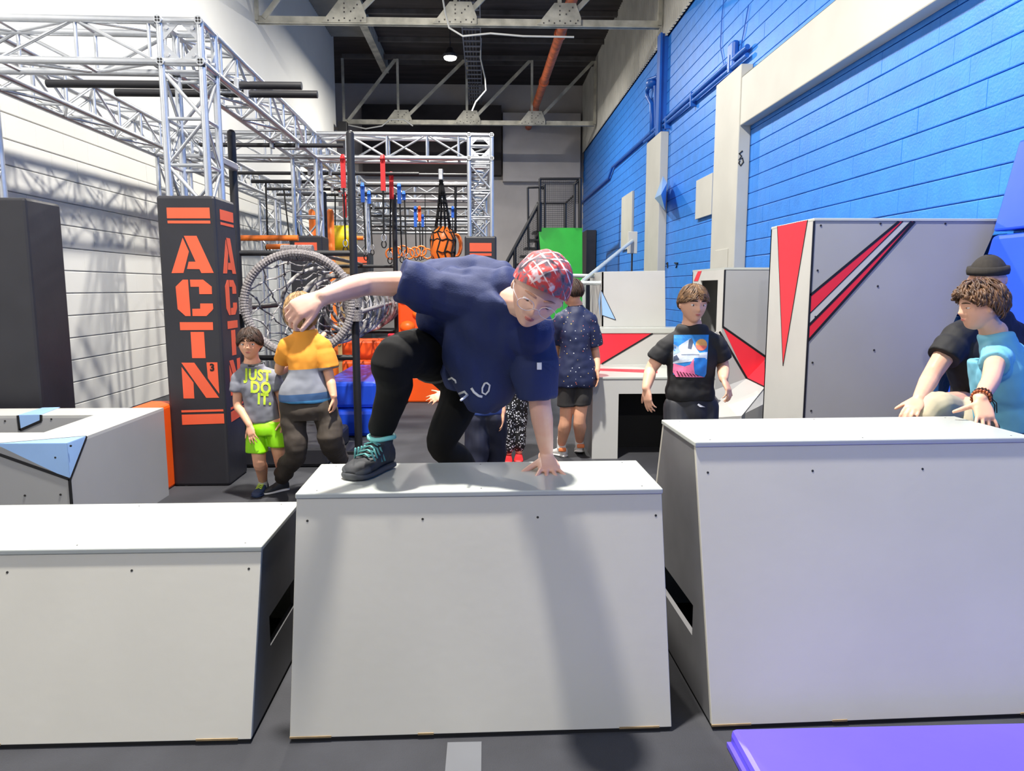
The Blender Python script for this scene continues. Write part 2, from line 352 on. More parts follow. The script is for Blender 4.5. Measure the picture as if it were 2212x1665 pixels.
# ============================================================ parkour boxes and obstacles
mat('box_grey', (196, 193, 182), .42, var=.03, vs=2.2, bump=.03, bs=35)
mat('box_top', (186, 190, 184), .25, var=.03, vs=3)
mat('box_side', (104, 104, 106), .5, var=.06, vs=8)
mat('obst_grey', (160, 160, 160), .45, var=.04, vs=1.5)
mat('obst_light', (188, 188, 184), .45, var=.03)
mat('ply_edge', (150, 128, 92), .7, var=.15, vs=20)
mat('rubber', (16, 16, 18), .8)
mat('screw', (30, 28, 28), .5)
mat('paint_red', (222, 42, 58), .45, var=.04)
mat('paint_sky', (150, 186, 232), .4, var=.05)
mat('paint_black', (16, 16, 20), .5)
mat('purple_vinyl', (98, 82, 226), .38, var=.06, vs=2, bump=.12, bs=9)
mat('pad_black', (38, 38, 44), .45, var=.12, vs=3, bump=.25, bs=7)
mat('print_orange', (226, 92, 58), .5, var=.05)
mat('orange_vinyl', (255, 92, 20), .45, var=.08, bump=.15, bs=8)
mat('blue_vinyl', (28, 72, 200), .28, var=.1, vs=3, bump=.2, bs=9)
mat('tape_grey', (98, 100, 104), .7, var=.05)
mat('rail_metal', (205, 215, 215), .3, metal=.5)
def box_side_poly(s, x, prof, slot, t):
    """vertical side board in the plane X=x with a slot; prof = (yb0,yt0,yt1,yb1,h)"""
    yb0, yt0, yt1, yb1, h = prof; y0, y1, z0, z1 = slot
    def fy(z): return yb0+(yt0-yb0)*z/h
    def by(z): return yb1+(yt1-yb1)*z/h
    for poly in ([(fy(0), 0), (by(0), 0), (by(z0), z0), (fy(z0), z0)], [(fy(z1), z1), (by(z1), z1), (by(h), h), (fy(h), h)],
                 [(fy(z0), z0), (y0, z0), (y0, z1), (fy(z1), z1)], [(y1, z0), (by(z0), z0), (by(z1), z1), (y1, z1)]):
        s.prism([V(x, a, b) for a, b in poly], (t, 0, 0))
def vault_box(x0, x1, prof, slot, rz, label):
    yb0, yt0, yt1, yb1, h = prof; T = .018; g = .014
    root = thing('vault_box', label, 'vault box', (x0, yb0, 0), 'grey vault boxes in the front row')
    piv = V(x0, yb0, 0); R = Matrix.Rotation(rz, 3, 'Z')
    def fin(q, name, m, bev=.002):
        q.v = [R @ (p-piv)+piv for p in q.v]; return q.build(name, m, root, bevel=bev)
    hz = h-T
    fin(MB().prism([V(x0, yb0, g), V(x0, yb0+T, g), V(x0, yt0+T, hz), V(x0, yt0, hz)], (x1-x0, 0, 0)), 'front_panel', 'box_grey')
    fin(MB().prism([V(x0, yb1, g), V(x0, yt1, hz), V(x0, yt1-T, hz), V(x0, yb1-T, g)], (x1-x0, 0, 0)), 'back_panel', 'box_grey')
    fin(MB().box((x0-.003, yt0-.006, hz), (x1+.003, yt1+.006, h)), 'top_panel', 'box_top', .004)
    pr2 = (yb0+.02, yt0+.02, yt1-.02, yb1-.02, hz)
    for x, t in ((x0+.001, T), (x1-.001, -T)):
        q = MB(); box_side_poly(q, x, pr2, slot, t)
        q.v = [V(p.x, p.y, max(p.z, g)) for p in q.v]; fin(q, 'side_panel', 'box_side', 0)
    fin(MB().box((x0+.004, yb0+.004, 0), (x1-.004, yb0+.05, g)).box((x0+.004, yb1-.05, 0), (x1-.004, yb1-.004, g)).box((x0+.004, yb0+.05, 0), (x0+.05, yb1-.05, g)).box((x1-.05, yb0+.05, 0), (x1-.004, yb1-.05, g)), 'rubber_feet', 'rubber', 0)
    q = MB()
    nrm = V(0, -(h), (yt0-yb0)).normalized()
    for fx in (.03, .335, .66, .975):
        for fz in (.07, .5, .93):
            z = g+(hz-g)*fz*(.97); y = yb0+(yt0-yb0)*z/hz; c = V(x0+(x1-x0)*fx+random.uniform(-.008, .008), y, z)
            q.tube([c-nrm*-.0012, c+nrm*-.002], .0042, 8)
    for fx in (.05, .5, .95):
        for y in (yt0+.03, yt1-.03): q.tube([V(x0+(x1-x0)*fx, y, h-.002), V(x0+(x1-x0)*fx, y, h+.0006)], .003, 6)
    fin(q, 'screws', 'screw', 0)['kind'] = 'stuff'
    # chipped bare plywood along the foot of the front panel
    q = MB()
    for fx, w_ in ((.0, .13), (.33, .05), (.86, .13)): q.box((x0+(x1-x0)*fx, yb0-.0015, g-.001), (x0+(x1-x0)*fx+w_, yb0+.01, g+.005))
    fin(q, 'chipped_edge', 'ply_edge', 0)
    return root
vault_box(-1.965, -.745, (2.155, 2.345, 2.845, 3.03, .577), (2.4, 2.74, .2, .305), .004, 'lowest grey vault box, left of the one being climbed')
vault_box(-.625, .593, (2.16, 2.365, 2.765, 2.97, .75), (2.42, 2.72, .22, .33), .015, 'middle grey vault box with a climber on top')
vault_box(.724, 1.944, (2.178, 2.44, 2.862, 3.12, .897), (2.41, 2.84, .21, .32), .03, 'tallest grey vault box beside the purple mat')
pm = thing('purple_mat', 'purple vinyl floor mat in front of the tallest vault box', 'mat', (1.5, 1.6, 0))
MB().box((.755, .9, 0), (2.6, 2.1, .06)).build('cushion', 'purple_vinyl', pm, bevel=.018)
MB().box((.742, .9, .004), (.757, 2.085, .02)).build('velcro_flap', 'purple_vinyl', pm)
ft = MB().box((-.128, .8, .0005), (-.021, 2.14, .003)).build('floor_tape', 'tape_grey'); tag(ft, 'strip of grey tape on the floor before the middle box', 'tape')
# ---- painted facets: thin plates on a surface, outlines as thin black strips
def plate(poly, n, m, parent, name='painted_facet', t=.002):
    n = Vector(n).normalized(); return MB().prism([Vector(p)+n*.0006 for p in poly], n*t).build(name, m, parent)
def strips(lines, n, wd, m, parent, name='outline', t=.003):
    q = MB(); n = Vector(n).normalized()
    for a, b in lines:
        a, b = Vector(a), Vector(b); d = (b-a).normalized(); s_ = d.cross(n)*wd/2
        q.prism([a-s_+n*.0006, b-s_+n*.0006, b+s_+n*.0006, a+s_+n*.0006], n*t)
    return q.build(name, m, parent)
# ---- low hollow obstacle on the left
lo_ = thing('hollow_obstacle', 'low grey hollow parkour frame with pale blue corner facet', 'obstacle', (-3.1, 4.4, 0))
h = .612; X1, X0, Y0, Y1 = -2.2, -4.1, 3.84, 5.0
iy1 = PZ(100, 897, h).y; iy0 = PZ(50, 934, h).y; ix0 = PZ(100, 932, h).x; ix1 = PZ(210, 894, h).x
top = [V(X0, Y0, h), V(X1, Y0, h), V(X1, Y1, h), V(X0, Y1, h), V(X0+.2, iy0, h), V(ix0, iy0, h), V(ix1, iy1, h), V(X0+.2, iy1, h)]
q = MB(); dn = V(0, 0, -.018)
for f in ((0, 1, 5, 4), (1, 2, 6, 5), (2, 3, 7, 6), (3, 0, 4, 7)): q.prism([top[i] for i in f], dn)
q.build('top_rim', 'obst_light', lo_)
MB().box((X0, Y0, 0), (X1, Y0+.018, h-.018)).build('front_panel', 'obst_grey', lo_)
MB().box((X1-.018, Y0+.018, 0), (X1, Y1, h-.018)).build('side_panel', 'obst_grey', lo_)
MB().box((X0, Y1-.018, 0), (X1-.018, Y1, h-.018)).build('back_panel', 'obst_grey', lo_)
MB().box((X0+.2, iy1, 0), (ix1, iy1+.018, h-.018)).build('inner_panel', 'obst_grey', lo_)
MB().prism([V(ix0, iy0, 0), V(ix1, iy1, 0), V(ix1, iy1, h-.018), V(ix0, iy0, h-.018)], (.018, -.004, 0)).build('inner_panel', 'obst_grey', lo_)
MB().box((X0+.2, iy0-.018, 0), (ix0, iy0, h-.018)).build('inner_panel', 'obst_grey', lo_)
a, b, c, d = PY(0, 970, Y0), V(X1, Y0, h), PY(151, 1035, Y0), PX(186, 938, X1)
c = V(X1, Y0, c.z); a = V(a.x-.02, Y0, h-.02); d = V(X1, d.y, h)
plate([V(a.x, Y0, h), b, c], (0, -1, 0), 'paint_sky', lo_); plate([b, d, c], (1, 0, 0), 'paint_sky', lo_); plate([V(a.x, Y0, h), b, d], (0, 0, 1), 'paint_sky', lo_)
strips([(V(a.x-.05, Y0, h-.03), c), (c, V(X1, Y0, 0))], (0, -1, 0), .016, 'paint_black', lo_); strips([(d, c)], (1, 0, 0), .014, 'paint_black', lo_)
strips([(V(a.x, Y0, h), V(d.x, d.y, h))], (0, 0, 1), .006, 'paint_black', lo_)
p_ = [PY(39, 897, iy1), PY(89, 896, iy1), PY(89, 909, iy1), PY(43, 929, iy1)]
plate(p_, (0, -1, 0), 'paint_sky', lo_); strips([(p_[0], p_[3]), (p_[3], p_[2]), (p_[2], p_[1])], (0, -1, 0), .016, 'paint_black', lo_)
plate([PZ(39, 897, h), PZ(89, 896, h), PZ(130, 880, h), PZ(92, 881, h)], (0, 0, 1), 'paint_sky', lo_)
q = MB()
for x, y in ((11, 909), (111, 905), (54, 1070), (131, 1068), (120, 988), (153, 963)):
    Y_ = iy1 if y < 920 else Y0; p = PY(x, y, Y_); q.tube([p+V(0, -.003, 0), p+V(0, .002, 0)], .006, 6)
q.build('screws', 'screw', lo_)['kind'] = 'stuff'
om = MB().box((-2.47, 5.06, .0), (-2.255, 5.4, .6)).build('orange_mat', 'orange_vinyl', bevel=.02); tag(om, 'orange vinyl pad standing between the hollow frame and the lettered pylon', 'mat')
# ---- big grey obstacle on the right
bo = thing('tall_obstacle', 'tall grey parkour block with red spike and twin red stripes', 'obstacle', (2.6, 5.1, 0))
X0, X1, Y0, Y1, h = 2.13, 3.35, 4.78, 5.5, 1.87
MB().prism([V(X0, Y0, 0), V(2.85, Y0, 0), V(2.85, Y0, .5), V(3.36, Y0, h-.018), V(X0, Y0, h-.018)], (0, .018, 0)).build('front_panel', 'obst_grey', bo)
MB().prism([V(X0, Y0+.018, 0), V(X0, Y1, 0), V(X0, Y1, h-.018), V(X0, Y0+.018, h-.018)], (.018, 0, 0)).build('side_panel', 'obst_light', bo)
MB().box((X0, Y0-.006, h-.018), (3.37, Y1, h)).build('top_panel', 'box_top', bo, bevel=.003)
MB().box((X0, Y1-.018, 0), (3.36, Y1, h-.018)).build('back_panel', 'obst_grey', bo)
t_ = [PX(1680, 487, X0), PX(1745, 476, X0), PX(1692, 790, X0)]; t_[0].z = t_[1].z = h-.003
plate(t_, (-1, 0, 0), 'paint_red', bo); strips([(t_[0], t_[2]), (t_[1], t_[2])], (-1, 0, 0), .007, 'paint_black', bo)
def q7(x, y): return PY(1600+x/2.974, 440+y/2.974, Y0)
s1 = [q7(455, 588), q7(1018, 95), q7(1042, 95), q7(450, 708)]; s2 = [q7(446, 782), q7(1098, 95), q7(1118, 95), q7(445, 882)]
for s_ in (s1, s2):
    s_[0].x = s_[3].x = X0+.002; s_[1].z = s_[2].z = h-.02; plate(s_, (0, -1, 0), 'paint_red', bo)
plate([s1[3], s1[2], s2[1], s2[0]], (0, -1, 0), 'obst_light', bo)
strips([(s1[0], s1[1]), (s2[0], s2[1]), (s2[3], s2[2])], (0, -1, 0), .016, 'paint_black', bo); strips([(s1[3], s1[2])], (0, -1, 0), .006, 'paint_black', bo)
strips([(V(X0+.002, Y0, h-.02), V(X0+.002, Y0, 0))], (0, -1, 0), .013, 'paint_black', bo)
q = MB()
for x, y in ((1773, 487), (1902, 483), (2042, 483), (1766, 584), (1896, 618), (1761, 684), (1888, 756), (1755, 783), (1752, 887)):
    p = PY(x, y, Y0); q.tube([p+V(0, -.003, 0), p+V(0, .002, 0)], .007, 6)
q.build('screws', 'screw', bo)['kind'] = 'stuff'
# ---- doorway obstacle behind it with red fold and ramp
do = thing('doorway_obstacle', 'grey parkour block with a doorway and a red folded corner', 'obstacle', (2.5, 6.8, 0))
X0, X1, Y0, Y1, h = 2.05, 3.2, 6.3, 7.28, 1.595
MB().box((X0, Y0, 0), (X1, Y0+.018, h-.018)).build('front_panel', 'obst_grey', do)
MB().box((X0, Y0+.018, 0), (X0+.018, 6.47, h-.018)).box((X0, 7.0, 0), (X0+.018, Y1, h-.018)).box((X0, 6.47, 1.49), (X0+.018, 7.0, h-.018)).box((X0, 6.47, 0), (X0+.018, 7.0, .6)).build('side_panel', 'obst_light', do)
MB().box((X0, Y0-.004, h-.018), (X1, Y1, h)).build('top_panel', 'box_top', do)
MB().box((X0, Y1-.018, 0), (X1, Y1, h-.018)).build('back_panel', 'obst_grey', do)
MB().box((X1-.018, Y0+.018, 0), (X1, Y1-.018, h-.018)).build('inner_panel', 'obst_grey', do)
plate([PX(1508, 586, X0), PX(1516, 585, X0), PX(1508, 607, X0), PX(1499, 607, X0)], (-1, 0, 0), 'paint_red', do)
A, B, Cc, D, E_ = PY(1557, 705, Y0), PY(1653, 770, Y0), PY(1651, 778, Y0), PY(1613, 817, Y0), PY(1554, 716, Y0)
plate([V(X0+.001, Y0, A.z), B, Cc, D], (0, -1, 0), 'paint_red', do)
strips([(V(X0, Y0, A.z), B), (E_, D)], (0, -1, 0), .018, 'paint_black', do); strips([(V(X0+.004, Y0, h-.02), V(X0+.004, Y0, A.z))], (0, -1, 0), .014, 'paint_black', do)
# sloping ramp in front of it
Rr = PY(1652, 836, 6.0); r0, r1 = PY(1500, 905, 5.9), PY(1602, 898, 5.75)
wing = MB().prism([E_+V(-.02, 0, 0), D, PY(1500, 908, 5.97), PY(1440, 880, 6.2), PY(1500, 740, 6.28)], (0, .02, 0)).build('wing_panel', 'obst_grey', do)
MB().prism([D+V(0, -.002, 0), Rr, r1, r0], (0, .004, -.02)).build('ramp', 'obst_light', do)  # paler grey paints in the light its upward slope catches
MB().prism([D+V(0, -.002, 0), Cc+V(0, -.004, 0), Rr], (0, .002, 0)).build('painted_facet', 'paint_red', do)
n_ = (Rr-D).cross(r0-D).normalized(); n_ = n_ if n_.z > 0 else -n_
strips([(D, Rr)], n_, .014, 'paint_black', do)
MB().prism([Rr, r1, V(r1.x, r1.y, 0), V(Rr.x+.3, Rr.y, 0), V(Rr.x+.3, Rr.y, Rr.z)], (0, .02, 0)).build('ramp_side', 'obst_grey', do)
MB().prism([r0, r1, V(r1.x, r1.y, 0), V(r0.x, r0.y, 0)], (0, .02, 0)).build('ramp_side', 'obst_grey', do)
# ---- stepped platform with a black opening
po = thing('stepped_platform', 'grey stepped platform with black crawl hole and red triangle', 'obstacle', (1.3, 6.4, 0))
X0, X1, Y0, Y1, h = .88, 1.9, 5.97, 6.98, .69
MB().box((X0, Y0, 0), (1.095, Y0+.018, h-.018)).box((1.095, Y0, .55), (1.75, Y0+.018, h-.018)).box((1.75, Y0, 0), (X1, Y0+.018, h-.018)).build('front_panel', 'obst_light', po)
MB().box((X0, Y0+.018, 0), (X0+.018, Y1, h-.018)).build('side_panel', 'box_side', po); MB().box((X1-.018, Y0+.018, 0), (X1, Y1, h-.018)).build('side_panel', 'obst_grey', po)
MB().box((X0-.004, Y0-.006, h-.018), (X1, Y1+.25, h)).build('top_panel', 'box_top', po, bevel=.003)
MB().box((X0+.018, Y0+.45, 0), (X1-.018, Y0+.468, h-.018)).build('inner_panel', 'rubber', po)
MB().box((1.06, Y1, h), (1.9, Y1+.018, .99)).build('riser_panel', 'obst_light', po)
MB().box((1.05, Y1-.01, .99), (1.9, 7.22, 1.04)).build('ledge', 'box_top', po, bevel=.003)
MB().prism([V(1.135, 7.2, 1.04), V(1.775, 7.2, 1.04), V(1.755, 7.2, 1.588), V(1.128, 7.2, 1.578)], (0, .05, 0)).build('upper_panel', 'obst_light', po, bevel=.003)
MB().prism([V(1.135, 7.2, 1.04), V(1.128, 7.2, 1.578), V(1.12, 7.95, 1.578), V(1.13, 7.95, 1.04)], (.02, 0, 0)).build('upper_side', 'obst_light', po)
MB().box((1.14, 7.94, .0), (1.75, 7.96, 1.57)).build('back_panel', 'obst_grey', po)
a, b, c = PY(1291, 717, Y1), PY(1410, 717, Y1), PY(1293, 783, Y1); a.z = b.z = .988; c.z = .695
plate([a, b, V(c.x+.03, c.y, c.z), c], (0, -1, 0), 'paint_red', po); strips([(b, V(c.x+.03, c.y, c.z))], (0, -1, 0), .016, 'paint_black', po); strips([(a, c)], (0, -1, 0), .006, 'paint_black', po)
plate([PZ(1282, 796, h), PZ(1282, 800, h), PZ(1420, 806, h), PZ(1420, 799, h)], (0, 0, 1), 'paint_red', po)
plate([PY(1299, 627, 7.2), PY(1301, 681, 7.2), PY(1330, 691, 7.2)], (0, -1, 0), 'paint_sky', po); strips([(PY(1299, 627, 7.2), PY(1330, 691, 7.2)), (PY(1301, 681, 7.2), PY(1330, 691, 7.2))], (0, -1, 0), .006, 'paint_black', po)
plate([V(1.121, 7.2, PY(1299, 627, 7.2).z), V(1.121, 7.32, PY(1297, 650, 7.2).z), V(1.121, 7.2, PY(1301, 681, 7.2).z)], (-1, 0, 0), 'paint_sky', po)
# parkour rail
rl = thing('parkour_rail', 'silver pipe rails fixed beside the upper grey panel', 'rail', PY(1285, 600, 7.6))
bar('pipe', PY(1366, 520, 9.6), PY(1258, 608, 7.3), .021, 'rail_metal', rl); bar('pipe', PY(1230, 595, 7.9), PY(1300, 597, 7.6), .021, 'rail_metal', rl); bar('pipe', PY(1245, 611, 7.3), PY(1300, 611, 7.24), .021, 'rail_metal', rl)
bar('post', PY(1262, 600, 7.9), V(PY(1262, 600, 7.9).x, 7.9, 0), .021, 'rail_metal', rl)
a = PY(1367, 522, 9.62); MB().box((a.x-.06, a.y, a.z-.15), (a.x+.06, a.y+.06, a.z+.13)).build('mount_plate', 'beige_pad', rl, bevel=.005)
bar('post', V(a.x, a.y+.03, a.z-.15), V(a.x, a.y+.03, 0), .012, 'steel_dark', rl)
# climbing volumes on the far column
cv = MB().add([PX(1432, 380, XR-.17), PX(1414, 428, XR-.17), PX(1437, 455, XR-.17), PX(1441, 395, XR-.17), PX(1428, 420, XR-.42)], [(0, 1, 4), (1, 2, 4), (2, 3, 4), (3, 0, 4), (3, 2, 1, 0)]).build('climbing_volume', 'paint_sky'); tag(cv, 'pale blue faceted climbing volume on the farther beige column', 'climbing hold')
# ---- blue mats leaning on the right wall
bl = thing('leaning_mat', 'thick blue crash mats leaning against the blue wall at the right edge', 'crash mat', (3.1, 4.2, 0))
mat('mat_blue', (38, 84, 224), .35, var=.08, vs=1.5, bump=.1, bs=6); mat('mat_violet', (104, 112, 220), .35, var=.05, vs=1.5)
e0, e1 = PY(2205, 352, 4.62), PY(2065, 830, 4.62); sl = (e0-e1)/(e0.z-e1.z)
def ed(z): return e1+sl*(z-e1.z)
zs = PY(2163, 502, 4.62).z; zt = e1.z+(3.39-e1.x)/sl.x
for z0_, z1_, m_ in ((.67, zs-.012, 'mat_blue'), (zs+.012, zt, 'mat_blue')):
    a, b = ed(z0_), ed(z1_)
    MB().prism([V(a.x, 3.2, a.z), V(b.x, 3.2, b.z), V(3.42, 3.2, b.z), V(3.42, 3.2, a.z)], (0, 1.5, 0)).build('cushion', m_, bl, bevel=.03)
MB().box((2.42, 3.45, 0), (3.42, 4.15, .66)).build('base_cushion', 'mat_blue', bl, bevel=.03)
# ============================================================ padded pylons with stencil lettering
def LA(x, y): return (345+x/6.406, 420+y/6.406)
def LB(x, y): return (365+x/6.406, 670+y/6.406)
ACTN = {'stripe': [[LA(95, 182), LA(688, 182), LA(698, 330), LA(103, 330)], [LA(108, 362), LA(698, 362), LA(703, 402), LA(112, 400)],
                   [LB(172, 1384), LB(752, 1370), LB(755, 1398), LB(175, 1414)], [LB(178, 1445), LB(760, 1430), LB(768, 1565), LB(185, 1585)]],
        'letter_a': [[LA(318, 600), LA(405, 790), LA(330, 1085), LA(165, 1088)], [LA(335, 572), LA(510, 572), LA(748, 1085), LA(578, 1087), LA(552, 1033), LA(380, 1030), LA(402, 930), LA(498, 930)]],
        'letter_c': [[LA(320, 1178), LA(392, 1178), LA(428, 1665), LB(300, 80), LB(230, 80), LA(250, 1585), LA(222, 1275)],
                     [LA(420, 1178), LA(600, 1178), LA(720, 1275), LA(724, 1378), LA(550, 1378), LA(545, 1277), LA(428, 1277)],
                     [LA(562, 1508), LA(735, 1508), LA(742, 1580), LB(600, 0), LB(520, 80), LB(328, 80), LA(452, 1582), LA(562, 1580)]],
        'letter_t': [[LB(150, 165), LB(608, 165), LB(612, 273), LB(157, 275)], [LB(300, 300), LB(485, 300), LB(508, 662), LB(322, 662)]],
        'letter_n': [[LB(175, 785), LB(340, 1000), LB(352, 1220), LB(203, 1220)], [LB(172, 725), LB(350, 725), LB(695, 1210), LB(518, 1212)], [LB(520, 722), LB(670, 720), LB(697, 1155), LB(540, 940)]]}
def pad(root, x0, x1, y0, y1, h, name='padding'):
    q = MB()
    q.loft([((0, 0, 0), V(1, 0, 0), V(0, 1, 0))], 4) if 0 else None
    n = 10; cx_, cy_ = (x0+x1)/2, (y0+y1)/2; secs = []
    for i in range(n+1):
        z = h*i/n; k = 1+.012*math.sin(i*2.1)+(.008 if i % 3 else -.006)
        secs.append(((cx_, cy_, z), V((x1-x0)/2*k*0+(x1-x0)/2, 0, 0), V(0, (y1-y0)/2, 0)))
    q.box((x0, y0, 0), (x1, y1, h))
    return q.build(name, 'pad_black', root, bevel=.02)
def text_mesh(s, size, ext=0., bold=0.):
    cu = bpy.data.curves.new('txt', 'FONT'); cu.body = s; cu.size = size; cu.align_x = 'CENTER'; cu.align_y = 'CENTER'; cu.offset = bold; cu.resolution_u = 3; cu.space_character = 1.0+bold*22
    o = bpy.data.objects.new('txt', cu); COL.objects.link(o); bpy.context.view_layer.update()
    me = bpy.data.meshes.new_from_object(o.evaluated_get(bpy.context.evaluated_depsgraph_get()))
    bpy.data.objects.remove(o); bpy.data.curves.remove(cu); return me
py = thing('lettered_pylon', 'black padded pylon printed with orange stencil letters', 'pylon', (-2.06, 5.43, 0), 'black padded pylons round the truss legs')
PX0, PX1, PY0, PY1 = -2.262, -1.862, 5.222, 5.63
pad(py, PX0, PX1, PY0, PY1, 2.05)
for nm, polys in ACTN.items():
    for pl in polys:
        pf = [PY(x, y, PY0) for x, y in pl]
        plate(pf, (0, -1, 0), 'print_orange', py, nm, .0012)
        plate([V(PX1, PY0+(p.x-PX0)*.92+.02, p.z) for p in pf], (1, 0, 0), 'print_orange', py, nm, .0012)
me = text_mesh('3', .07, bold=.003); c3 = PY(*LB(600, 795), PY0)
q = MB(); q.v = [V(c3.x+v.co.x, PY0-.0035, c3.z+v.co.y) for v in me.vertices]; q.f = [tuple(p.vertices) for p in me.polygons]; q.mi = [0]*len(q.f)
q.build('numeral', 'paint_black', py, fix=False)
pl_ = thing('padded_pylon', 'plain black padded pylon at the left edge before the white wall', 'pylon', (-3.45, 5.4, 0), 'black padded pylons round the truss legs')
pad(pl_, -3.85, -3.125, 5.2, 5.62, 2.03)
# ============================================================ aluminium truss rig
mat('alu', (205, 208, 212), .32, metal=.85, var=.05, vs=12)
mat('bar_black', (30, 30, 34), .45, var=.08)
mat('clamp', (190, 192, 196), .35, metal=.7)
mat('strap_red', (214, 40, 44), .6); mat('strap_blue', (34, 96, 200), .6); mat('strap_orange', (240, 92, 30), .6)
mat('rope_black', (20, 20, 22), .8); mat('orange_plastic', (246, 124, 40), .4); mat('yellow_plastic', (242, 214, 24), .4)
mat('wood', (214, 180, 122), .6, var=.1, vs=8); mat('rope_grey', (168, 162, 160), .85, rgb2=(96, 90, 92), vs=130)
mat('net_grey', (204, 200, 196), .85, rgb2=(70, 66, 70), vs=14)
mat('green_vinyl', (44, 196, 60), .4, var=.06, bump=.15, bs=6); mat('red_foam', (214, 30, 60), .5)
RA = math.radians(1.0)
def RG(u, v, z): return V(-2.05+u*math.cos(RA)-v*math.sin(RA), 5.3975+u*math.sin(RA)+v*math.cos(RA), z)
ZC = 3.064; HS = .1325; RC, RB = .0255, .0125
def truss(root, a, b, hx, hz, bay=.46, brace=True, mm='alu'):
    """square truss between a and b; hx, hz the half-side vectors"""
    a, b, hx, hz = Vector(a), Vector(b), Vector(hx), Vector(hz); L_ = (b-a).length; n = max(1, round(L_/bay)); cs = [(-1, -1), (1, -1), (1, 1), (-1, 1)]
    for i, j in cs: bar('chord', a+hx*i+hz*j, b+hx*i+hz*j, RC, mm, root)
    if not brace: return
    for k in range(n+1):
        p = a.lerp(b, min(max(k/n, .03), .97))
        for e in range(4):
            (i, j), (i2, j2) = cs[e], cs[(e+1) % 4]
            bar('rung', p+hx*i+hz*j, p+hx*i2+hz*j2, RB, mm, root, 8)
            if k < n:
                p2 = a.lerp(b, (k+1)/n)
                if (k+e) % 2: bar('brace', p+hx*i+hz*j, p2+hx*i2+hz*j2, RB, mm, root, 8)
                else: bar('brace', p+hx*i2+hz*j2, p2+hx*i+hz*j, RB, mm, root, 8)
ex, ey, ez = (RG(1, 0, 0)-RG(0, 0, 0))*HS, (RG(0, 1, 0)-RG(0, 0, 0))*HS, V(0, 0, HS)
LV = [0, 3.6, 7.65, 11.5, 15.4]; UL, UM, UR = -1.535, 0., 2.05
def span(a, b, hx, label, brace=True):
    t = thing('truss_span', label, 'truss', tuple((Vector(a)+Vector(b))/2-V(0, 0, .16)), 'silver box truss spans overhead'); truss(t, a, b, hx, ez, brace=brace); return t
span(RG(UL, .16, ZC), RG(UL, 15.4, ZC), ex, 'long silver truss span running back along the white wall')
span(RG(UM, .16, ZC), RG(UM, 3.44, ZC), ex, 'silver truss span running back from the joint above the lettered pylon')
span(RG(UM, 3.76, ZC), RG(UM, 15.4, ZC), ex, 'long silver truss span continuing behind the second crosswise truss')
span(RG(UR, 3.76, ZC), RG(UR, 15.4, ZC), ex, 'silver truss span running back on the right of the hanging bags')
lab = ['front silver truss span from the left edge to the lettered pylon', 'second crosswise silver truss span with a square joint at its right end', 'third crosswise silver truss span behind the hanging straps', 'fourth crosswise silver truss span far behind', 'farthest crosswise silver truss span before the far wall']
for k, v in enumerate(LV):
    if k == 0: span(RG(UL-.2, v, ZC), RG(UM-.16, v, ZC), ey, lab[k])
    else: span(RG(UL+.16, v, ZC), RG(UR-.16, v, ZC), ey, lab[k])
def joint(u, v, label):
    c = RG(u, v, ZC); t = thing('truss_joint', label, 'truss joint', tuple(c-V(0, 0, .16)), 'square truss corner joints')
    cs = [(-1, -1), (1, -1), (1, 1), (-1, 1)]
    for j in (-1, 1):
        for k in range(4):
            (i, l), (i2, l2) = cs[k], cs[(k+1) % 4]
            bar('edge_tube', c+ex*i+ey*l+ez*j, c+ex*i2+ey*l2+ez*j, RC, 'alu', t)
    for i, l in cs:
        bar('edge_tube', c+ex*i+ey*l-ez*1.25, c+ex*i+ey*l+ez, RC, 'alu', t)
        for j in (-1, 1):
            if l < 0:
                p = c+ex*i+ey*l+ez*j; bar('tube_end', p-ey*.14, p-ey*.27, RC*1.08, 'alu', t, 14)
                for s_ in range(4):
                    aa = s_*math.pi/2+.785; o_ = ex.normalized()*math.cos(aa)*.013+V(0, 0, math.sin(aa)*.013); bar('socket', p+o_-ey*.2, p+o_-ey*.285, .0075, 'black', t, 8)
    # corner plates leave a diamond opening on the front and right faces
    for nrm, ax, ay in ((-ey, ex, ez), (ex, ey, ez)):
        q = MB()
        for i in (-1, 1):
            for j in (-1, 1):
                b0 = c+nrm*1.0; k0, k1 = .85, .05
                q.prism([b0+ax*i*k0+ay*j*k0, b0+ax*i*k1+ay*j*k0, b0+ax*i*k0+ay*j*k1], nrm.normalized()*.008)
        q.build('corner_plate', 'alu', t)
        q = MB()
        for i in (-1, 1):
            for j in (-1, 1): p = c+nrm*1.06+ax*i*.65+ay*j*.65; q.tube([p, p+nrm.normalized()*.008], .014, 8)
        q.build('bolts', 'clamp', t)['kind'] = 'stuff'
joint(UM, 0, 'square truss joint on top of the lettered pylon leg')
joint(UR, 3.6, 'square truss joint at the right end of the second crosswise truss')
joint(UM, 3.6, 'square truss joint in the middle of the second crosswise truss')
